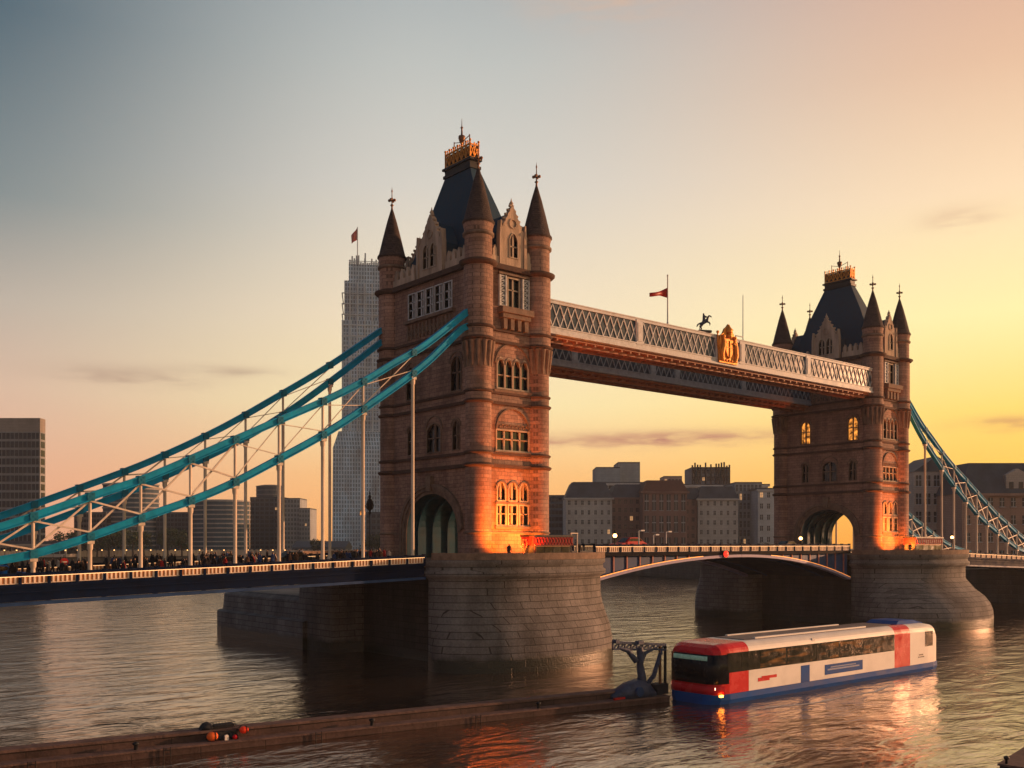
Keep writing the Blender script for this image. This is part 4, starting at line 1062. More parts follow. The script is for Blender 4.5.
# ------------------------------------------------------------------ people
SKIN = pmat('skin', (.45, .27, .19), .6, vary=.1); HAIR = pmat('dark_hair', (.02, .014, .01), .6, vary=.2); TROU = pmat('dark_trousers', (.02, .022, .03), .8, vary=.3)
def person_mesh(step, arm, coatmat):
    s_ = step
    J = [(0, 0, .93, .155), (0, 0, 1.12, .15), (0, 0, 1.33, .175), (0, 0, 1.45, .12), (0, 0, 1.53, .06), (.02, 0, 1.63, .10), (.02, 0, 1.73, .085),
         (0, .10, .86, .105), (s_, .10, .48, .07), (s_ * 1.1 - .06, .10, .09, .05), (s_ * 1.1 + .12, .10, .05, .045),
         (0, -.10, .86, .105), (-s_, -.10, .48, .07), (-s_ * 1.6 - .04, -.10, .10, .05), (-s_ * 1.6 + .13, -.10, .05, .045),
         (0, .20, 1.40, .075), (-s_ * .6, .25, 1.14, .055), (arm - s_ * .5, .25, .90, .045), (arm - s_ * .4 + .02, .25, .80, .045),
         (0, -.20, 1.40, .075), (s_ * .6, -.25, 1.14, .055), (arm + s_ * .5, -.25, .90, .045), (arm + s_ * .6 + .02, -.25, .80, .045)]
    E = [(0, 1), (1, 2), (2, 3), (3, 4), (4, 5), (5, 6), (0, 7), (7, 8), (8, 9), (9, 10), (0, 11), (11, 12), (12, 13), (13, 14), (3, 15), (15, 16), (16, 17), (17, 18), (3, 19), (19, 20), (20, 21), (21, 22)]
    me = skin_mesh('person', J, E, 0, 1)
    for m in (coatmat, TROU, SKIN, HAIR): me.materials.append(m)
    for p in me.polygons:
        c = p.center
        if c.z > 1.54: k = 3 if (c.z > 1.68 or c.x < -.01) else 2
        elif c.z < .82: k = 1 if abs(c.y) < .19 else 2
        else: k = 0
        p.material_index = k
    return me
COATS = [('dark', (.02, .02, .025), 'dark-coated'), ('red', (.35, .02, .02), 'red-coated'), ('blue', (.03, .06, .16), 'blue-coated'), ('pale', (.5, .42, .36), 'pale-coated'), ('brown', (.12, .06, .035), 'brown-coated')]
PM = []
for nm, c, _ in COATS:
    cm = pmat(nm + '_coat', c, .8, vary=.25, vscale=5)
    PM.append([person_mesh(.14, .02, cm), person_mesh(.03, .10, cm)])
def put_person(x, y, z, rz, ci, label, grp=None, var=None):
    o = bpy.data.objects.new('person', PM[ci][random.randrange(2) if var is None else var]); COL.objects.link(o)
    o.location = (x, y, z); o.rotation_euler = (0, 0, rz); s_ = random.uniform(.84, 1.0); o.scale = (s_, s_, s_)
    tag(o, label, 'person', grp)
def person_z(x): return side_z(abs(x)) - .01
for k in range(230):
    x = -random.uniform(14, 62) if k < 150 else -random.uniform(22, 58)
    y = -random.uniform(6.9, 8.0) if k < 120 else random.uniform(6.9, 9.2)
    ci = random.choices(range(5), (12, .7, 2.4, 1.0, 2.4))[0]
    put_person(x, y, person_z(x), random.choice((0, PI)) + random.uniform(-.3, .3), ci,
               'distant %s person in the crowd on the %s footway of the left deck' % (COATS[ci][2], 'near' if y < 0 else 'far'), 'people crossing the left deck')
put_person(-4.1, -13.6, -.7, .4, 0, 'dark-coated person standing alone on the nearer pier under the floodlit turret', var=1)
put_person(-1.0, -14.2, -.7, 2.4, 4, 'brown-coated person in front of the nearer kiosk on the pier', var=0)
put_person(7.2, -12.3, -.7, .4, 0, 'dark-coated person on the nearer pier right of the pale frame', var=0)
put_person(76.4, -14.6, -.7, .4, 0, 'dark-coated person at the left end of the farther kiosk', var=1)

# traffic sign among the crowd
t = thing('traffic_sign', 'round red traffic sign rising from the crowd near the left edge', 'road sign', (-45.9, -6.7, side_z(45.9)))
q = MB(); q.lathe([(.05, 0), (.04, 2.1)], 0, 0, 8); q.build('pole', M['iron'], t)
q = MB(); q.lathe([(.32, 0), (.32, .04)], 0, 0, 20); q.v = [(x, -.06 - z, 1.55 + y) for x, y, z in q.v]; q.build('disc', M['red'], t)
q = MB(); q.box(-.2, .2, -.112, -.101, 1.50, 1.59); q.build('bar', M['white'], t)

# vehicles on the bridge
def build_car(loc, rz, paint, label):
    t = thing('car', label, 'car', loc, rz, group='cars on the bridge')
    prof = [(-2.1, .35), (2.1, .35), (2.15, .7), (1.95, .85), (1.0, .98), (.35, 1.48), (-1.05, 1.5), (-1.75, 1.0), (-2.12, .9)]
    b = MB(); r = []
    for y, kx, kz in ((-.86, .96, .0), (-.72, 1, .03), (.72, 1, .03), (.86, .96, .0)):
        r.append([(p[0] * kx, y * (1 if p[1] < 1.1 else .82), p[1] + (kz if p[1] > .4 else 0)) for p in prof])
    b.loft(r); b.build('body', paint, t)
    for sy in (-1, 1):
        g = MB(); g.prism([(.25, 1.02), (.9, 1.02), (.33, 1.42), (-1.0, 1.43), (-1.55, 1.03)], lambda s, z, d: (s, sy * (.80 + d), z), 0, .02) ; g.build('side_window', M['glass'], t)
        for x in (-1.3, 1.3):
            w = MB(); w.lathe([(.2, -.1), (.33, -.1), (.33, .1), (.2, .1)], 0, 0, 16); w.v = [(x + a, sy * .82 + c, .33 + b_) for a, b_, c in w.v]; w.build('wheel', M['iron'], t)
    for x in (-1, 1):
        for yy in (-.7, .4):
            g = MB(); g.box(x * 2.12 - .05, x * 2.12 + .05, yy, yy + .3, .68, .8); g.build('tail_light' if x < 0 else 'headlight', M['redlamp'] if x < 0 else M['head'], t)
    g = MB(); g.add([(1.02, -.6, 1.03), (1.02, .6, 1.03), (.42, .55, 1.49), (.42, -.55, 1.49)], [(0, 1, 2, 3)]); g.build('windscreen', M['glass'], t)
    return t
rc_ = build_car((21.9, -6.0, -.17), PI, M['fret'], 'red car with a rounded roof behind the parapet of the middle span'); rc_.scale = (1.22, 1.1, 1.25)
build_car((58.0, -4.6, -.17), PI, M['dark'], 'dark car on the middle span near the farther arch')
build_car((-30.0, -3.6, side_z(30.0) - .1), 0, M['dark'], 'dark car on the left deck behind the walkers')
build_car((-50.0, -3.6, side_z(50.0) - .1), 0, M['bus_blue'], 'blue car on the left deck behind the traffic sign')
build_car((-20.0, 2.8, side_z(20.0) - .1), 0, M['iron'], 'black car on the far lane of the left deck close to the tower')

# ------------------------------------------------------------------ the red, white and blue river bus
def build_river_bus():
    W_, Lb, H = 5.2, 33.0, 4.85
    t = thing('river_bus', 'red, white and blue articulated bus gliding across the river', 'bus', (-5.3, -42.6, WZ))
    # side outline stations: x, half-width, roof height, keel
    st = [(-1.5, 1.7, 4.15), (-1.25, 2.2, 4.5), (-.7, 2.5, 4.72), (.2, 2.6, 4.82), (3.2, 2.6, H), (28.2, 2.6, H), (32.6, 2.6, H - .05), (34.2, 2.5, 4.6), (35.0, 2.25, 4.05), (35.4, 1.8, 3.2)]
    def nose(y):
        q = abs(y - W_ / 2); P = [(0, -1.56), (1.7, -1.5), (2.2, -1.25), (2.5, -.7), (2.6, .2), (2.602, 2.0)]
        for a, b_ in zip(P[:-1], P[1:]):
            if q <= b_[0]: return a[1] + (b_[1] - a[1]) * (q - a[0]) / (b_[0] - a[0])
        return 2.0
    def ring(x, hw, h, z0, z1, inset=0.0):
        pts = []
        n = 6
        hw -= inset
        rz = min(.8, h * .2)
        for sgn in (-1, 1):
            arc = []
            for i in range(n + 1):
                a = PI / 2 * i / n
                arc.append((x, W_ / 2 + sgn * (hw - rz + rz * math.cos(a)), h - rz + rz * math.sin(a)))
            pts.append(arc)
        return [(x, W_ / 2 - hw, z0)] + pts[0] + pts[1][::-1] + [(x, W_ / 2 + hw, z0)]
    def section(name, mat, xs, parent, inset=0.0, smooth=True):
        b = MB(); rings = []
        for x in xs:
            for a, b_ in zip(st[:-1], st[1:]):
                if a[0] - 1e-6 <= x <= b_[0] + 1e-6:
                    k = (x - a[0]) / (b_[0] - a[0]); hw = a[1] + (b_[1] - a[1]) * k; h = a[2] + (b_[2] - a[2]) * k; break
            rings.append(ring(x, hw, h, .75, 0, inset))
        b.loft(rings, 0, True, False); return b.build(name, mat, parent)
    section('front_body', M['bus_red'], [-1.5, -1.25, -.7, .2, 1.7, 2.75], t)
    section('middle_body', M['bus_white'], [2.76, 3.2, 12, 20, 26.0], t)
    section('red_band', M['bus_red'], [26.01, 27.6, 29.0], t, -.006)
    section('rear_body', M['bus_white'], [29.01, 32.6, 34.2, 35.0, 35.4], t)
    sk = MB(); r = []
    for x, hw in ((-1.75, 1.4), (-1.45, 2.05), (-.8, 2.48), (.2, 2.66), (3, 2.68), (29, 2.68), (33.6, 2.64), (35.1, 2.3), (35.6, 1.7)):
        r.append([(x, W_ / 2 - hw, .8), (x, W_ / 2 - hw - .03, .35), (x, W_ / 2 - hw + .3, -.6), (x, W_ / 2 + hw - .3, -.6), (x, W_ / 2 + hw + .03, .35), (x, W_ / 2 + hw, .8)])
    sk.loft(r); sk.build('skirt', M['bus_blue'], t)
    for y, sg in ((0, -1), (W_, 1)):
        wb = MB(); y1 = y + sg * .012
        wb.box(-.05, 25.95, min(y, y1), max(y, y1), 2.5, 4.08)
        wbo = wb.build('window_band', M['busglass'], t)
        for k, (a, b_) in enumerate(((.0, 1.5), (1.75, 3.9), (4.3, 7.9), (8.2, 11.9), (12.6, 16.1), (16.4, 20.0), (20.3, 25.7))):
            g = MB(); y2 = y + sg * .022; g.box(a, b_, min(y1, y2) , max(y1, y2), 2.6, 3.98)
            g.build('window', M['buspane'] if k >= 2 else M['busglass'], t)
        dr = MB(); y2 = y + sg * .02; dr.box(10.2, 11.5, min(y, y2), max(y, y2), .8, 2.27); dr.build('door_panel', M['bus_blue'], t)
        pn = MB(); pn.box(13.9, 20.2, min(y, y2), max(y, y2), 1.15, 2.05); po = pn.build('sign_panel', M['bus_blue'], t)
        lt = MB(); y3 = y + sg * .03
        lt.box(14.3, 19.6, min(y2, y3), max(y2, y3), 1.52, 1.66); lt.build('sign_streak', M['bus_pale'], po); lt = MB(); lt.box(14.8, 19.0, min(y2, y3), max(y2, y3), 1.74, 1.84)
        lt.build('sign_streak', M['bus_pale'], po)
        lg = MB(); lg.box(4.0, 5.6, min(y, y2), max(y, y2), 1.45, 1.75); lg.box(4.5, 6.6, min(y2, y3), max(y2, y3), 1.62, 1.86); lg.build('red_mark', M['bus_red'], t)
        rw = MB(); rw.box(32.0, 33.6, min(y, y2), max(y, y2), 2.5, 4.0); rw.build('rear_window', M['busglass'], t)
        lv = MB(); lv.box(30.6, 31.8, min(y, y2), max(y, y2), 1.45, 1.55); lv.box(30.8, 31.6, min(y, y2), max(y, y2), 1.65, 1.78); lv.build('vent', M['iron'], t)
        dw = MB(); dw.box(.25, 1.45, min(y + sg * .03, y + sg * .05), max(y + sg * .03, y + sg * .05), 1.0, 3.9); 
    # front: windscreen wrapped round the nose
    def wrap(name, mat, z0, z1, out, par, half=2.6, n=24):
        b = MB(); r0 = []; r1 = []
        for i in range(n + 1):
            s_ = -1 + 2 * i / n; yy = W_ / 2 + half * math.copysign(abs(s_) ** .55, s_)
            xx = nose(yy) - .03
            cy = W_ / 2 + (yy - W_ / 2) * (1 + .012)
            r0.append((xx - out, cy, z0)); r1.append((xx - out, cy, z1))
        k = len(r0)
        b.add(r0 + r1 + [(p[0] + .25, p[1], p[2]) for p in r0] + [(p[0] + .25, p[1], p[2]) for p in r1],
              [(i, i + 1, i + 1 + k, i + k) for i in range(k - 1)] + [(i, i + 1, i + 1 + 2 * k, i + 2 * k) for i in range(k - 1)] + [(i + k, i + 1 + k, i + 1 + 3 * k, i + 3 * k) for i in range(k - 1)], 0, True)
        return b.build(name, mat, par)
    ws = wrap('windscreen', M['busglass'], 1.62, 3.98, .03, t, 2.6)
    wrap('destination_display', M['display'], 3.50, 3.86, .07, t, 1.75)
    wrap('front_bumper', M['bus_red'], .78, 1.45, .06, t, 2.55)
    for s_ in (-1, 1):
        h = MB(); yy = W_ / 2 + s_ * 1.9; xx = nose(yy + s_ * .4) - .18
        h.box(xx, xx + .5, yy - .4, yy + .4, 1.18, 1.38); h.build('headlight', M['head'], t)
    am = MB(); am.box(-.9, -.6, -.02, .3, .62, .78); am.build('marker_light', M['amber'], t)
    # roof gear
    rg = MB(); rg.loft([[(28.0, .9, H - .2), (28.0, 4.2, H - .2), (28.0, 4.2, H + .05), (28.0, .9, H + .05)], [(28.8, .8, H - .2), (28.8, 4.4, H - .2), (28.8, 4.1, H + .32), (28.8, 1.1, H + .32)], [(31.6, .8, H - .2), (31.6, 4.4, H - .2), (31.6, 4.1, H + .32), (31.6, 1.1, H + .32)], [(33.2, .9, H - .3), (33.2, 4.2, H - .3), (33.2, 4.2, H - .02), (33.2, .9, H - .02)]])
    rg.build('roof_pod', M['bus_blue'], t)
    for yy in (1.0, 3.9):
        rr = MB(); rr.box(5, 22.5, yy, yy + .25, H + .0, H + .16); rr.build('roof_rail', M['bus_white'], t)
    rp = MB(); rp.loft([[(x_, .75, z_), (x_, W_ - .75, z_), (x_, W_ - 1.2, z_ + .09), (x_, 1.2, z_ + .09)] for x_, z_ in ((3.6, H - .02), (27.2, H - .02))]); rp.build('roof_panel', M['roofgrey'], t)
    jt = MB(); jt.box(11.97, 12.43, .03, W_ - .03, .8, H - .3); jt.build('joint_bellows', M['bus_white'], t)
    return t
M['bus_pale'] = pmat('pale_sign_paint', (.14, .19, .33), .5)
build_river_bus()
# wake
mb = MB()
def foam_strip(x0, y0, x1, y1, w, seed):
    rnd = random.Random(seed); n = 26; a = []; b_ = []
    dx, dy = x1 - x0, y1 - y0; l = math.hypot(dx, dy); nx, ny = -dy / l, dx / l
    for i in range(n + 1):
        t = i / n; c = math.sin(t * PI) ** .6; ww = w * c * rnd.uniform(.4, 1.1); o_ = rnd.uniform(-.12, .12) * w + math.sin(t * 9) * .25
        a.append((x0 + dx * t + nx * (o_ + ww), y0 + dy * t + ny * (o_ + ww), WZ + .012)); b_.append((x0 + dx * t + nx * (o_ - ww), y0 + dy * t + ny * (o_ - ww), WZ + .012))
    k = n + 1; mb.add(a + b_, [(i, i + 1, i + 1 + k, i + k) for i in range(n)])
foam_strip(-6.5, -45.6, 6, -47.2, .34, 1); foam_strip(4, -46.9, 15, -46.0, .26, 2); foam_strip(28, -43.4, 29.5, -39.0, .3, 3)
tag(mb.build('wake_foam', M['foam']), kind='stuff')

# ------------------------------------------------------------------ jetty wall, gantry and clutter
JA, JB = Vector((-120, -21.0)), Vector((-8.0, -38.17))
jd = (JB - JA).normalized(); jn = Vector((jd.y, -jd.x))     # jn towards the camera
t = thing('jetty_wall', 'long low brown concrete jetty wall crossing the foreground water', 'jetty', (JB.x, JB.y, WZ))
def jp(d, off, z): p = JB - jd * d + jn * off; return (p.x - JB.x, p.y - JB.y, z)
LJ = (JB - JA).length
q = MB(); q.loft([[jp(d, -1.3, -2), jp(d, -.35, -2), jp(d, -.35, .98), jp(d, -1.3, .98)] for d in (0, LJ)]); q.build('wall', M['jetty'], t)
q = MB(); q.loft([[jp(d, -1.4, .98), jp(d, -.25, .98), jp(d, -.25, 1.14), jp(d, -1.4, 1.14)] for d in (0, LJ)]); q.build('coping', M['jettytop'], t)
q = MB(); q.loft([[jp(d, -.35, -2), jp(d, .75, -2), jp(d, .75, .42), jp(d, -.35, .42)] for d in (0, LJ)]); q.build('ledge', M['jetty'], t)
q = MB(); q.loft([[jp(d, -.349, .42), jp(d, .85, .42), jp(d, .85, .53), jp(d, -.349, .53)] for d in (0, LJ)]); q.build('ledge_top', M['jettytop'], t)
for d in (12.5, 26.0, 41.3, 55.2):
    q = MB(); p = jp(d, .35, 0); q.lathe([(.12, .53), (.12, .8), (.2, .85), (.2, .95), (.05, 1.0)], p[0], p[1], 10); q.build('bollard', M['iron'], t)
for d in (18, 30, 39.6, 47):
    q = MB(); p0 = jp(d, .86, .5); p1 = jp(d, .86, -.6)
    for k in range(5):
        a = jp(d - .2, .92, .4 - .22 * k); b_ = jp(d + .2, .92, .4 - .22 * k); q.tube([a, b_], .025, 5)
    q.tube([jp(d - .2, .92, .6), jp(d - .2, .92, -.7)], .03, 5); q.tube([jp(d + .2, .92, .6), jp(d + .2, .92, -.7)], .03, 5)
    q.build('ladder', M['iron'], t)

# gantry on the jetty end
g = thing('docking_gantry', 'blue-black steel docking gantry between the near pier and the river bus', 'gantry', (JB.x - jd.x * 1.3, JB.y - jd.y * 1.3, WZ + .5))
def gp(s, z, off=0.0): p = jd * s - jn * (.3 - off); return (p.x, p.y, z)     # s metres along the jetty towards the bus
q = MB(); q.tube([gp(-.9, .6), gp(-.75, 1.6), gp(-.95, 2.6), gp(-.85, 3.3), gp(-1.0, 4.0)], [.55, .36, .28, .32, .28], 10); q.build('column', M['steelblue'], g)
q = MB()
A_, B_ = -3.7, 1.75
zt_ = lambda a: 4.55 - (a - A_) * .09; zl_ = lambda a: 4.0 - (a - A_) * .06
q.beam(gp(A_, zt_(A_)), gp(B_, zt_(B_)), .24, .2); q.beam(gp(A_, zl_(A_)), gp(B_, zl_(B_)), .2, .16)
for k in range(9):
    a = A_ + (B_ - A_) * k / 9; b2 = A_ + (B_ - A_) * (k + 1) / 9
    q.beam(gp(a, zl_(a)), gp(b2, zt_(b2)), .11, .11); q.beam(gp(a, zt_(a)), gp(a, zl_(a)), .12, .12)
q.tube([gp(-3.2, 4.1), gp(-2.2, 3.8), gp(-1.35, 2.9)], [.12, .2, .26], 8); q.tube([gp(.4, 3.75), gp(-.4, 3.5), gp(-.8, 2.9)], [.1, .16, .2], 8)
for a, w_ in ((-3.4, .2), (-1.0, .3)): q.box(*(lambda p: (p[0] - w_, p[0] + w_, p[1] - .22, p[1] + .22, p[2] - .05, p[2] + .22))(gp(a, zt_(a))))
q.build('boom', M['steelblue'], g)
q = MB(); q.tube([gp(-.5, .7), gp(.5, 1.6), gp(1.3, 3.7)], [.18, .20, .14], 8)
for k in range(6):
    tt = k / 5; q.sphere(gp(-.25 + 1.4 * tt, .9 + 2.3 * tt * tt + .2, .15), .17, 6)
q.build('brace', M['steelblue'], g)
for a in (1.15, 1.7):
    q = MB(); q.beam(gp(a, 0), gp(a, 3.95), .17, .17); q.build('post', M['bronze'] if a < 1.5 else M['iron'], g)
q = MB()
hull = []
for s_, h, w in ((-3.9, .3, .25), (-3.3, .75, .6), (-2.4, 1.15, .8), (-1.2, 1.4, .85), (-.2, 1.0, .8), (.3, .5, .6)):
    hull.append([gp(s_, 0, w), gp(s_, h * .6, w), gp(s_, h, w * .5), gp(s_, h, -w * .5), gp(s_, h * .6, -w), gp(s_, 0, -w)])
q.loft(hull, 0, True, True); q.build('machine_housing', M['steelblue'], g)
q = MB(); q.box(*(lambda p: (p[0] - .0, p[0] + 1.4, p[1] - .5, p[1] + .5, .05, .9))(gp(.35, 0))); q.build('winch_box', M['dark'], g)
q = MB(); q.lathe([(.4, -.1), (.4, .1)], 0, 0, 14); pw = gp(-1.7, .55, .9); q.v = [(pw[0] + x, pw[1] - z, pw[2] + y) for x, y, z in q.v]; q.build('wheel', M['steelblue2'] if 'steelblue2' in M else M['navy_edge'], g)
q = MB(); p = gp(-3.8, .2, .7); q.box(p[0] - .35, p[0] + .9, p[1] - .1, p[1] + .1, .05, .22); q.build('marker_board', M['red'], g)

def jw(d, off, z): p = JB - jd * d + jn * off; return (p.x, p.y, WZ + z)
# clutter on the ledge of the jetty
def buoy(loc, r, mat, label):
    t = thing('buoy', label, 'buoy', loc, group='buoys on the jetty')
    q = MB(); q.sphere((0, 0, r), r, 14, sc=(1.25, 1, 1)); q.build('float', mat, t)
    q = MB()
    for k in range(12): a = 2 * PI * k / 12; b_ = 2 * PI * (k + 1) / 12; q.beam((.12, r * 1.02 * math.cos(a), r + r * 1.02 * math.sin(a)), (.12, r * 1.02 * math.cos(b_), r + r * 1.02 * math.sin(b_)), .05, .05)
    q.build('rope', M['iron'], t)
buoy(jw(36.7, .15, .53), .30, M['orange'], 'larger orange buoy at the left end of the jetty clutter')
buoy(jw(34.7, .1, .80), .24, M['orangered'], 'smaller scarlet buoy at the right end of the jetty clutter')
buoy(jw(35.3, .3, .53), .15, M['bus_red'], 'tiny dull red float between the two bright buoys')
t = thing('tarpaulin_heap', 'dark heaped tarpaulin above the larger orange buoy', 'tarpaulin', jw(36.8, -.8, 1.14))
q = MB(); r = []
for s_, h, w in ((-.45, .1, .2), (-.3, .42, .36), (0, .5, .4), (.25, .33, .4), (.5, .08, .25)):
    r.append([(s_, -w, 0), (s_ + .05, -w * .8, h * .7), (s_, 0, h), (s_ - .04, w * .7, h * .6), (s_, w, 0)])
q.loft(r, 0, True, True); q.build('cover', M['dark'], t)
t = thing('wire_crate', 'low black wire crate in the middle of the jetty clutter', 'crate', jw(36.0, -.8, 1.14))
q = MB()
for z in (.05, .2, .35):
    for a, b_ in (((-.5, -.3), (.9, -.3)), ((.9, -.3), (.9, .3)), ((.9, .3), (-.5, .3)), ((-.5, .3), (-.5, -.3))): q.beam((a[0], a[1], z), (b_[0], b_[1], z), .03, .03)
for k in range(8):
    x = -.5 + .2 * k; q.beam((x, -.3, 0), (x, -.3, .36), .03, .03); q.beam((x, .3, 0), (x, .3, .36), .03, .03)
q.build('mesh', M['iron'], t)
q = MB(); q.box(-.45, .85, -.27, .27, .02, .22); q.build('contents', M['dark'], t)
t = thing('jerrycan', 'small pale jerrycan on the jetty ledge between the buoys', 'can', jw(35.85, .25, .53))
q = MB(); q.loft([[(-.12, -.08, 0), (.12, -.08, 0), (.12, .08, 0), (-.12, .08, 0)], [(-.12, -.08, .26), (.12, -.08, .26), (.12, .08, .26), (-.12, .08, .26)], [(-.06, -.05, .34), (.06, -.05, .34), (.06, .05, .34), (-.06, .05, .34)]]); q.build('body', M['bus_white'], t)
q = MB(); q.lathe([(.035, .34), (.035, .40)], 0, 0, 8); q.build('spout', M['iron'], t)
t = thing('wheeled_cart', 'dark handcart with two wheels among the jetty buoys', 'cart', jw(35.8, .0, .53))
q = MB(); q.box(-.7, .7, -.05, .35, .25, .5); q.beam((.7, .15, .45), (1.1, .15, .75), .05, .05); q.build('tray', M['iron'], t)
for x in (-.4, .35):
    q = MB(); q.lathe([(.12, -.05), (.2, -.05), (.2, .05), (.12, .05)], 0, 0, 14); q.v = [(x + a, -.1 + c, .2 + b_) for a, b_, c in q.v]; q.build('wheel', M['dark'], t)

# corner of a pontoon at the lower right
t = thing('pontoon', 'dark pontoon edge at the lower right corner of the water', 'pontoon', (-11.9, -66.9, WZ))
pd = Vector((.985, .17)); pnn = Vector((.17, -.985))
def pp(a, o_, z): p = pd * a + pnn * o_; return (p.x, p.y, z)
q = MB(); q.loft([[pp(a, 0, -.8), pp(a, 3.5, -.8), pp(a, 3.5, .22), pp(a, 0, .22)] for a in (0, 22)]); q.build('hull', M['dark'], t)
q = MB(); q.loft([[pp(a, -.1, .22), pp(a, 3.6, .22), pp(a, 3.6, .32), pp(a, -.1, .32)] for a in (-.1, 22.1)]); q.build('deck', M['jettytop'], t)
q = MB(); p = pp(.25, .3, 0); q.lathe([(.08, .3), (.07, .55), (.15, .6), (.15, .72), (.04, .78)], p[0], p[1], 10); q.build('bollard', M['iron'], t)

# ------------------------------------------------------------------ the city behind
CAMP = Vector((-69.452, -92.083)); FPX = 981.658; VH = Vector((math.cos(rad(50.0492)), math.sin(rad(50.0492)))); RH = Vector((VH.y, -VH.x))
def ground(u, D): p = CAMP + VH * D + RH * ((u - 512) / FPX * D); return (p.x, p.y)
def zpx(v, D): return .933 + (543.642 - v) / FPX * D
HEAD = rad(50.0492 - 90)
WALLS = {}
def wallmat(k, c, bw=3.0, bh=1.2):
    if k not in WALLS: WALLS[k] = stone('city_wall_' + k, c, tuple(a * .88 for a in c), tuple(a * .7 for a in c), bw, bh, .05, .85, .2, .35, .08)
    return WALLS[k]
M['cityslate'] = pmat('city_roof_slate', (.045, .06, .085), .7, vary=.4, vscale=.3)
M['cityglass'] = pmat('city_window_glass', (.010, .018, .030), .2, vary=.5, vscale=.2, spec=.3)
M['cityglow'] = pmat('city_lit_window', (.3, .2, .1), .4, emit=(1, .5, .2), estr=.5)
def building(name, label, cat, x, y, rz, w, d, h, wall, floors, cols, wh=.55, ww=.6, base=.0, band=False, roofmat=None, roof='flat', rh=0.0, cornice=.0, grp='buildings on the far bank', windows=True, frame=None, side=True):
    """block with its front along local -y; origin at the middle of the front foot"""
    t = thing(name, label, cat, (x, y, BZ), rz, grp)
    b = MB(); b.box(-w / 2, w / 2, 0, d, 0, h); b.build('wall', wall, t)
    roofmat = roofmat or M['cityslate']
    r = MB()
    if roof == 'flat':
        r.box(-w / 2 - cornice, w / 2 + cornice, -cornice, d + cornice, h, h + max(rh, .6))
    elif roof == 'mansard':
        i = min(rh * .38, w * .2, d * .2)
        r.loft([[(-w / 2 - .4, -.4, h), (w / 2 + .4, -.4, h), (w / 2 + .4, d + .4, h), (-w / 2 - .4, d + .4, h)], [(-w / 2 + i, i, h + rh), (w / 2 - i, i, h + rh), (w / 2 - i, d - i, h + rh), (-w / 2 + i, d - i, h + rh)]])
    elif roof == 'gable':
        r.loft([[(-w / 2 - .3, -.3, h), (-w / 2 - .3, d / 2, h + rh), (-w / 2 - .3, d + .3, h)], [(w / 2 + .3, -.3, h), (w / 2 + .3, d / 2, h + rh), (w / 2 + .3, d + .3, h)]])
    elif roof == 'front_gable':
        r.loft([[(-w / 2 - .3, -.3, h), (w / 2 + .3, -.3, h), (0, -.3, h + rh)], [(-w / 2 - .3, d, h), (w / 2 + .3, d, h), (0, d, h + rh)]])
    r.build('roof', roofmat, t)
    if cornice:
        c = MB(); c.box(-w / 2 - cornice, w / 2 + cornice, -cornice, .0, h - .7, h - .003); c.build('cornice', wall, t)
    fh = (h - base) / floors
    if windows:
        if band:
            for f in range(floors):
                q = MB(); z0 = base + fh * (f + (1 - wh) / 2); q.box(-w / 2 + .5, w / 2 - .5, -.12, -.02, z0, z0 + fh * wh)
                if side: q.box(-w / 2 - .12, -w / 2 - .02, .8, d - .8, z0, z0 + fh * wh); q.box(w / 2 + .02, w / 2 + .12, .8, d - .8, z0, z0 + fh * wh)
                wo = q.build('window_band', M['cityglass'], t)
                m = MB()
                for k in range(1, cols): x_ = -w / 2 + w * k / cols; m.box(x_ - .12, x_ + .12, -.2, -.1, z0, z0 + fh * wh)
                m.build('mullions', frame or wall, wo)
        else:
            cw = w / cols; proto = None
            for f in range(floors):
                for c in range(cols):
                    z0 = base + fh * (f + (1 - wh) / 2); x_ = -w / 2 + cw * (c + .5)
                    if proto is None:
                        q = MB(); q.box(-cw * ww / 2, cw * ww / 2, -.10, -.02, 0, fh * wh); q.box(-cw * ww / 2 - .15, cw * ww / 2 + .15, -.35, -.02, -.2, -.02, 1); q.box(-.07, .07, -.14, -.1, 0, fh * wh, 1); q.box(-cw * ww / 2, cw * ww / 2, -.14, -.1, fh * wh * .55, fh * wh * .6, 1)
                        proto = q.build('window', [M['cityglass'], frame or wall], t); proto.location = (x_, 0, z0)
                        glow = None
                    else:
                        o_ = proto.copy(); COL.objects.link(o_); o_.parent = t; o_.location = (x_, 0, z0)
                        if random.random() < .02 and name != 'brick_hall':
                            if glow is None: glow = proto.data.copy(); glow.materials[0] = M['cityglow']
                            o_.data = glow
    return t
def bpx(name, label, cat, u0, u1, vtop, D, d, wall, floors, cols, rot=0.0, **k):
    """place a building by the view direction and distance it has in the city"""
    x, y = ground((u0 + u1) / 2, D); w = (u1 - u0) / FPX * D; rh = k.get('rh', 0)
    h = zpx(vtop, D) - BZ - (rh if k.get('roof', 'flat') != 'flat' else max(rh, .6))
    return building(name, label, cat, x, y, HEAD + rad(rot), w, d, h, wall, floors, cols, **k)

W_ = wallmat
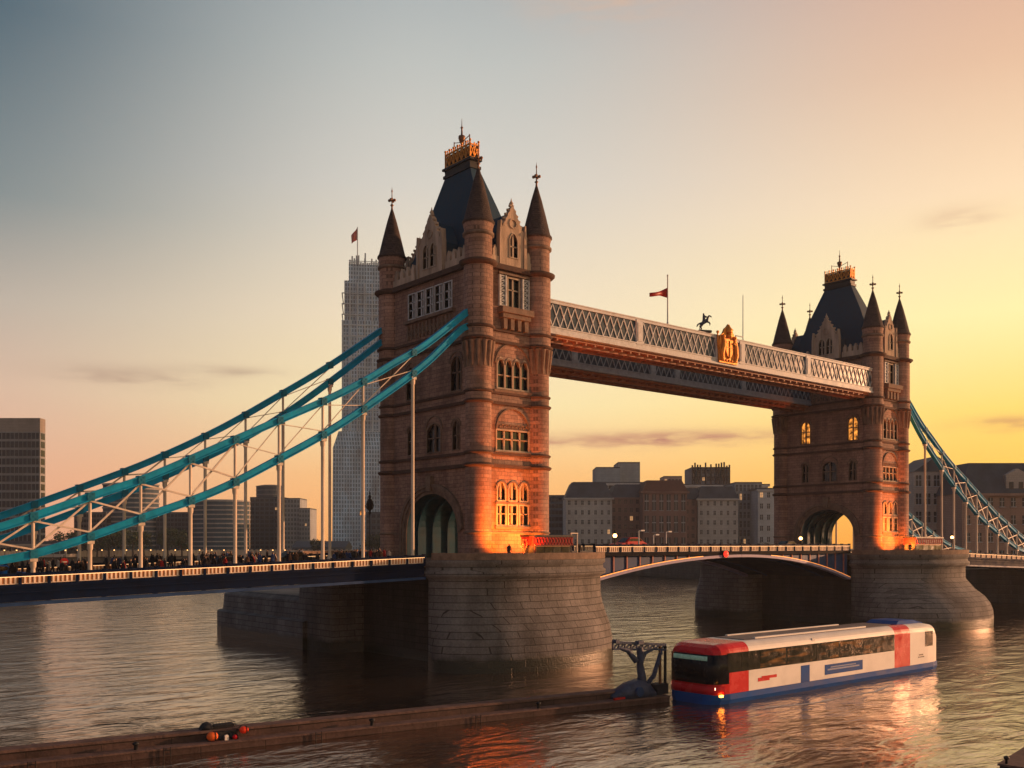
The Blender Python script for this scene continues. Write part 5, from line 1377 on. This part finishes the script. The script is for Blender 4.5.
# left
bpx('office_tower', 'wide grey office slab with dark window bands at the left edge', 'building', -70, 40, 418, 430, 5, W_('grey', (.22, .23, .245)), 13, 26, band=True, wh=.72, base=6, rot=0, rh=6.0, roofmat=W_('greytop', (.26, .23, .21)), frame=W_('grey', (.22, .23, .245)))
x, y = ground(20, 405)
bpx('riverside_hall', 'low pale flat-roofed hall below the office slab', 'building', -30, 66, 541, 392, 14, W_('palehall', (.42, .36, .31)), 1, 16, band=True, wh=.5, rh=1.2, cornice=1.2)
def round_block(label, u, wpx, vtop, D, wall, floors, grp='buildings on the far bank', squash=.7, band=.5):
    x, y = ground(u, D); R_ = wpx / 2 / FPX * D; h = zpx(vtop, D) - BZ
    t = thing('round_office_block', label, 'building', (x, y, BZ), HEAD, grp)
    b = MB(); b.lathe([(R_ * .97, 0), (R_ * .97, h), (R_ * .5, h + .6)], 0, 0, 32, smooth=False); b.v = [(p[0], p[1] * squash, p[2]) for p in b.v]; b.build('wall', wall, t)
    fh = h / floors
    for f in range(floors):
        q = MB(); q.lathe([(R_ * .98, fh * f + fh * (1 - band)), (R_ * 1.0, fh * f + fh * (1 - band)), (R_ * 1.0, fh * (f + 1)), (R_ * .98, fh * (f + 1))], 0, 0, 32, smooth=False); q.v = [(p[0], p[1] * squash, p[2]) for p in q.v]
        q.build('balcony', W_('slab', (.36, .34, .33)), t)
    return t
round_block('rounded apartment block with stacked balconies behind the left chain', 131, 56, 484, 520, W_('blueglass', (.055, .095, .135)), 15, band=.32)
bpx('office_block', 'stepped dark block joined to the left of the rounded apartments', 'building', 74, 106, 512, 505, 20, W_('grey2', (.10, .10, .11)), 8, 10, band=True)
bpx('office_block', 'dark gridded office block right of the rounded apartments', 'building', 156, 196, 512, 515, 22, W_('darkgrid', (.07, .095, .125)), 9, 11, wh=.6, ww=.65)
round_block('broad drum-shaped office block with pale floor lines left of centre', 221, 58, 501, 500, W_('blueglass', (.055, .095, .135)), 12, band=.28)
bpx('apartment_tower', 'dark tower with a curved crown behind the drum-shaped block', 'building', 250, 284, 497, 545, 24, W_('darkgrid', (.07, .095, .125)), 13, 7, wh=.6, ww=.65)
x, y = ground(268, 552); t = None
rb = round_block('dark drum standing atop the tower behind the bands', 270, 28, 486, 552, W_('drum', (.07, .095, .125)), 16, band=.12)
rb['label'] = 'slim dark round tower just behind the square one, left of centre'
bpx('apartment_tower', 'stepped grey tower between two hangers, left of the skyscraper', 'building', 284, 300, 498, 530, 18, W_('grey3', (.27, .30, .33)), 12, 5, wh=.55, ww=.55)
bpx('apartment_tower', 'lower grey step of the tower left of the skyscraper', 'building', 299, 310, 508, 528, 18, W_('grey3', (.27, .30, .33)), 10, 4, wh=.55, ww=.55)
bpx('warehouse', 'long low dark roof at the foot of the skyscraper', 'building', 292, 345, 541, 455, 20, W_('darkgrid', (.07, .095, .125)), 1, 8, roof='gable', rh=3.0)
bpx('office_block', 'small dark block against the left side of the near tower', 'building', 366, 392, 512, 520, 18, W_('darkgrid', (.07, .095, .125)), 7, 5)
# skyscraper
def skyscraper():
    D = 800; x, y = ground(376, D)
    t = thing('skyscraper', 'tall blue-grey lattice skyscraper with a flag, left of the near tower', 'skyscraper', (x, y, BZ), HEAD + rad(8))
    gm = window_wall('skyscraper_glass', (.04, .11, .19), (.36, .56, .76), 2.2, 3.4, .55, .3)
    hw = 27.0; H = zpx(264, D) - BZ
    s_ = MB(); s_.box(-hw, hw, 0, 40, 0, H * .80); s_.box(-hw + 1.5, hw, 1, 39, H * .80, H * .94); s_.box(-hw + 5.0, hw - 2, 3, 36, H * .94, H); s_.build('shaft', gm, t)
    p = MB(); zt = zpx(432, D) - BZ
    p.loft([[(-hw - 8, -3, 0), (hw + 8, -3, 0), (hw + 8, 43, 0), (-hw - 8, 43, 0)], [(-hw - 7.5, -3, zt * .86), (hw + 7.5, -3, zt * .86), (hw + 7.5, 43, zt * .86), (-hw - 7.5, 43, zt * .86)], [(-hw - 3, -1.5, zt), (hw + 3, -1.5, zt), (hw + 3, 41, zt), (-hw - 3, 41, zt)]]); p.build('podium', gm, t)
    for k in range(10):
        f = MB(); xx = -hw + 2 * hw * k / 9; f.box(xx - .5, xx + .5, -1.0, .2, zt * .9, H * (.80 if k in (0, 9) else .93)); f.build('fin', W_('fin', (.38, .50, .60)), t)
    for k in range(14):
        f = MB(); zz = zt + (H * .93 - zt) * k / 14; f.box(-hw + .1, hw - .1, -.6, .1, zz, zz + .8); f.box(-hw - .6, -hw + .1, .1, 38, zz, zz + .8); f.build('floor_line', W_('fin', (.38, .50, .60)), t)
    c = MB()
    rnd = random.Random(3)
    for k in range(26):
        xx = -hw + 6 + (2 * hw - 10) * k / 25; hh = rnd.uniform(1.0, 8.5) * (1.3 if k < 8 else .6); c.box(xx - .6, xx + .6, 3, 4, H - 1, H + hh); c.box(xx - .9, xx + .2, 5, 12, H - 1, H + hh * .6)
    for zz in (1.2, 2.6): c.box(-hw + 5, hw - 3, 3.2, 3.8, H + zz, H + zz + .4)
    c.build('roof_steelwork', W_('fin', (.38, .50, .60)), t)
    f = MB(); f.lathe([(.5, H), (.35, H + 32)], -15, 8, 8); fo = f.build('flagpole', W_('fin', (.38, .50, .60)), t)
    f = MB(); n = 7; a = [(-15 - 5.0 * i / n, 8 + .6 * math.sin(i), H + 31.5 - 6.5 * (i / n)) for i in range(n + 1)]; b_ = [(-15 - 4.6 * i / n, 8.4 + .6 * math.sin(i), H + 22 - 3.5 * (i / n)) for i in range(n + 1)]
    f.add(a + b_, [(i, i + 1, i + 2 + n, i + 1 + n) for i in range(n)], 0, True); fg = f.build('flag', M['red'], fo); m_ = fg.modifiers.new('solid', 'SOLIDIFY'); m_.thickness = .3
skyscraper()
# middle
BE = W_('beige', (.45, .43, .42)); BRK = W_('brick', (.25, .145, .125), 1.2, .5); GLA = W_('blueglass', (.055, .095, .135)); LG = W_('lightgrey', (.50, .52, .55))
bpx('glass_office', 'dark glass office against the right side of the near tower', 'building', 540, 570, 495, 490, 20, GLA, 9, 8, band=True, wh=.6)
bpx('warehouse', 'beige warehouse with dark mansard roof left of the brick entrance block', 'building', 566, 612, 482, 432, 26, BE, 6, 7, wh=.45, ww=.34, roof='mansard', rh=7, cornice=.8)
bpx('warehouse', 'brick wing with rows of small windows between warehouse and entrance block', 'building', 611, 646, 484, 436, 26, BRK, 7, 6, wh=.5, ww=.45, roof='mansard', rh=6, cornice=.5)
bpx('brick_hall', 'red brick entrance block with tall pale bays and red roof', 'building', 643, 687, 480, 424, 30, BRK, 3, 6, wh=.75, ww=.55, roof='mansard', rh=5, roofmat=W_('redtile', (.12, .05, .04), .8, .5), cornice=1.0, frame=LG)
bpx('warehouse', 'dark brick wing right of the red-roofed entrance block', 'building', 684, 702, 488, 430, 26, BRK, 7, 3, wh=.5, ww=.45, roof='mansard', rh=5)
bpx('warehouse', 'plain beige corner building with slate roof, right of the brick wing', 'building', 698, 738, 486, 428, 26, BE, 6, 6, wh=.45, ww=.32, roof='mansard', rh=5.5, cornice=.8)
bpx('office_block', 'grey ribbed office block behind the kerb of the farther tower', 'building', 735, 762, 482, 438, 24, W_('grey3', (.27, .30, .33)), 8, 7, wh=.7, ww=.5)
bpx('office_block', 'light grey office block with small windows touching the farther tower', 'building', 758, 800, 488, 425, 24, LG, 6, 6, wh=.45, ww=.4, cornice=.6)
bpx('terrace_block', 'pale terraced upper floors above the beige warehouse', 'building', 574, 652, 482, 480, 30, LG, 9, 16, band=True, wh=.45, cornice=.5)
bpx('plant_room', 'flat blue-grey rooftop block, lower left of two above the terraces', 'building', 596, 620, 467, 500, 22, W_('bluegrey', (.25, .30, .35)), 10, 3, windows=False)
bpx('plant_room', 'taller blue-grey rooftop block, right of two above the terraces', 'building', 618, 640, 462, 506, 22, W_('bluegrey2', (.28, .31, .34)), 10, 3, windows=False)
bpx('office_block', 'long flat pale office roof behind the brick entrance block', 'building', 648, 768, 484, 486, 24, LG, 8, 24, band=True, wh=.4, cornice=.8)
bpx('office_block', 'small pink-grey roof block on the skyline left of the dark tower', 'building', 664, 682, 476, 560, 16, W_('pink', (.36, .24, .21)), 8, 5)
t = bpx('office_tower', 'dark broad tower with spiky scaffolding on the skyline', 'building', 692, 729, 467, 515, 22, W_('bluegrey3', (.16, .20, .25)), 12, 8, wh=.5, ww=.5)
q = MB(); ww = 37 / FPX * 515; hh = zpx(467, 515) - BZ
for k in range(15):
    xx = -ww / 2 + ww * k / 14
    if k < 4 or k > 9 or k % 2: q.box(xx - .35, xx + .35, -1.4, -.6, hh * .55, hh + random.uniform(.2, 2.6))
for zz in (.62, .75, .88, .98): q.box(-ww / 2, ww / 2, -1.3, -.8, hh * zz, hh * zz + .4)
q.build('scaffolding', M['dark'], t)
# right
t = bpx('stone_house', 'pale gabled house behind the hangers right of the farther tower', 'building', 914, 959, 456, 282, 16, W_('palehouse', (.46, .40, .36), 1.4, .6), 5, 5, wh=.6, ww=.6, roof='front_gable', rh=4.5, frame=LG)
bx_ = MB(); bx_.box(5.0, 6.4, 4, 6, 22, 27.5); bx_.box(4.8, 6.6, 3.8, 6.2, 27.5, 28); bx_.build('chimney', BRK, t)
t = bpx('brick_house', 'long brown building with slate roof and dormers at the right edge', 'building', 962, 1110, 462, 266, 20, W_('brownstone', (.38, .24, .19), 1.4, .5), 4, 13, wh=.5, ww=.4, roof='mansard', rh=8.5, cornice=.9, frame=LG)
for xx in (-13.4, -10.8):
    q = MB(); q.box(xx - .8, xx + .8, .6, 3.5, 18.6, 21.0); do = q.build('dormer', LG, t)
    q = MB(); q.box(xx - .5, xx + .5, .5, .59, 18.9, 20.5); q.build('pane', M['cityglass'], do)
q = MB(); q.box(-8.0, -1.8, .2, 4.5, 17.8, 24.0); q.prism([(-8.2, 24.0), (-1.6, 24.0), (-4.9, 25.8)], lambda s, z, d: (s, d, z), .1, 4.5); do = q.build('gable_front', W_('palehouse', (.46, .40, .36), 1.4, .6), t)
for xx in (-6.6, -4.0): q = MB(); q.box(xx - .6, xx + .6, .1, .19, 19.0, 22.2); q.build('window', M['cityglass'], do)
# right abutment under the side span, with its pale unreadable plate
t = thing('abutment', 'dark masonry abutment under the deck at the right edge', 'abutment', (150, 0, WZ))
q = MB(); q.box(0, 30, -14, 14, -2, 7.2); q.build('wall', M['embank'], t)
q = MB(); q.box(-.12, -.02, -13.2, -9.0, 3.0, 4.8); pl = q.build('name_plate', M['dark'], t)
q = MB()
for k in range(9): q.box(-.16, -.121, -12.8 + .42 * k, -12.55 + .42 * k, 3.6, 4.2)
q.build('strokes', M['white'], pl)

# ------------------------------------------------------------------ trees on the far bank
def tree_meshes(seed, R_, H_):
    rnd = random.Random(seed)
    tr = MB(); tr.tube([(0, 0, 0), (.1, .1, H_ * .3), (-.1, .15, H_ * .6)], [.4, .3, .16], 8)
    for k in range(6):
        a = rnd.uniform(0, 2 * PI); z = H_ * rnd.uniform(.28, .5); tr.tube([(0, 0, z), (R_ * .4 * math.cos(a), R_ * .4 * math.sin(a), z + H_ * .16), (R_ * .7 * math.cos(a), R_ * .7 * math.sin(a), z + H_ * .22)], [.16, .1, .05], 5)
    cr = MB(); cl = []
    for k in range(16):
        a = rnd.uniform(0, 2 * PI); r = R_ * math.sqrt(rnd.random()) * .8; cl.append((r * math.cos(a), r * math.sin(a), H_ * rnd.uniform(.4, .88), R_ * rnd.uniform(.28, .5)))
    for k in range(900):
        c = rnd.choice(cl); v = Vector((rnd.gauss(0, 1), rnd.gauss(0, 1), rnd.gauss(0, .8))).normalized() * c[3] * rnd.uniform(.55, 1.05)
        p = Vector(c[:3]) + v; n = (v.normalized() + Vector((rnd.uniform(-.6, .6), rnd.uniform(-.6, .6), rnd.uniform(-.2, .8)))).normalized()
        a = n.orthogonal().normalized(); b_ = n.cross(a); s_ = rnd.uniform(.25, .55); a = a * s_; b_ = b_ * s_ * .7
        cr.add([p - a, p - b_, p + a, p + b_], [(0, 1, 2, 3)])
    return tr, cr
M['bark'] = pmat('bark', (.05, .035, .025), .9); M['leaf'] = pmat('dark_foliage', (.030, .050, .022), .7, vary=.5, vscale=.6)
protos = []
for s_ in range(3):
    a, b_ = tree_meshes(s_ + 5, 5.2, 11.5); protos.append((a, b_))
TM = None
def plant_tree(x, y, k, sc, label):
    t = thing('tree', label, 'tree', (x, y, BZ), random.uniform(0, 6), group='trees on the far bank')
    for nm, i in (('trunk', 0), ('crown', 1)):
        o_ = bpy.data.objects.new(nm, TM[k][i]); COL.objects.link(o_); o_.parent = t
    t.scale = (sc, sc, sc * random.uniform(.9, 1.1))
TM = []
for a, b_ in protos:
    oa = a.build('trunk', M['bark']); ob = b_.build('crown', M['leaf']); TM.append((oa.data, ob.data)); bpy.data.objects.remove(oa); bpy.data.objects.remove(ob)
for k, u in enumerate((58, 71, 84, 97, 109, 121, 133, 144, 168, 182)):
    x, y = ground(u, 405 + (k % 3) * 8); plant_tree(x, y, k % 3, random.uniform(.85, 1.1), 'dark green bushy tree in the row behind the left balustrade')
for k, (u, D) in enumerate(((372, 440), (384, 436), (318, 430), (764, 372), (771, 376), (592, 405), (742, 395))):
    x, y = ground(u, D); plant_tree(x, y, k % 3, (.95, 1.0, .7, .55, .5, .5, .5)[k],
        ('dark tree left of the pair at the near tower', 'dark tree touching the left edge of the near tower', 'low dark tree beneath the stepped grey tower', 'small dark tree at the foot of the light grey office', 'small dark tree nearest the farther tower', 'small tree before the beige warehouse', 'small tree before the grey ribbed office')[k])
# promenade lamps on the far bank
for k in range(34):
    u = -20 + 12.2 * k if k < 26 else 600 + 21 * (k - 26)
    D = 372 if k < 26 else 360
    x, y = ground(u, D + (12 if 70 < u < 330 else 0))
    if k == 0:
        L0 = thing('promenade_lamp', 'small warm lamp in the row along the far promenade', 'street lamp', (x, y, BZ), group='lamps along the far promenade')
        q = MB(); q.lathe([(.15, 0), (.08, .5), (.06, 2.6)], 0, 0, 6); q.build('post', M['iron'], L0)
        q = MB(); q.sphere((0, 0, 2.9), .26, 8); q.build('globe', M['promglobe'], L0)
    else:
        c = copy_tree(L0); c.location = (x, y, BZ)

# ------------------------------------------------------------------ the air
hz = MB(); hz.box(-920, 920, -620, 1020, -23, 262)
hm = bpy.data.materials.new('evening_haze'); hm.use_nodes = True
nt = hm.node_tree; nt.nodes.remove(nt.nodes['Principled BSDF'])
pv = nt.nodes.new('ShaderNodeVolumePrincipled'); pv.inputs['Color'].default_value = (.80, .84, .92, 1); pv.inputs['Density'].default_value = HAZE; pv.inputs['Anisotropy'].default_value = .2
nt.links.new(pv.outputs[0], nt.nodes['Material Output'].inputs['Volume'])
tag(hz.build('haze', hm), kind='stuff')
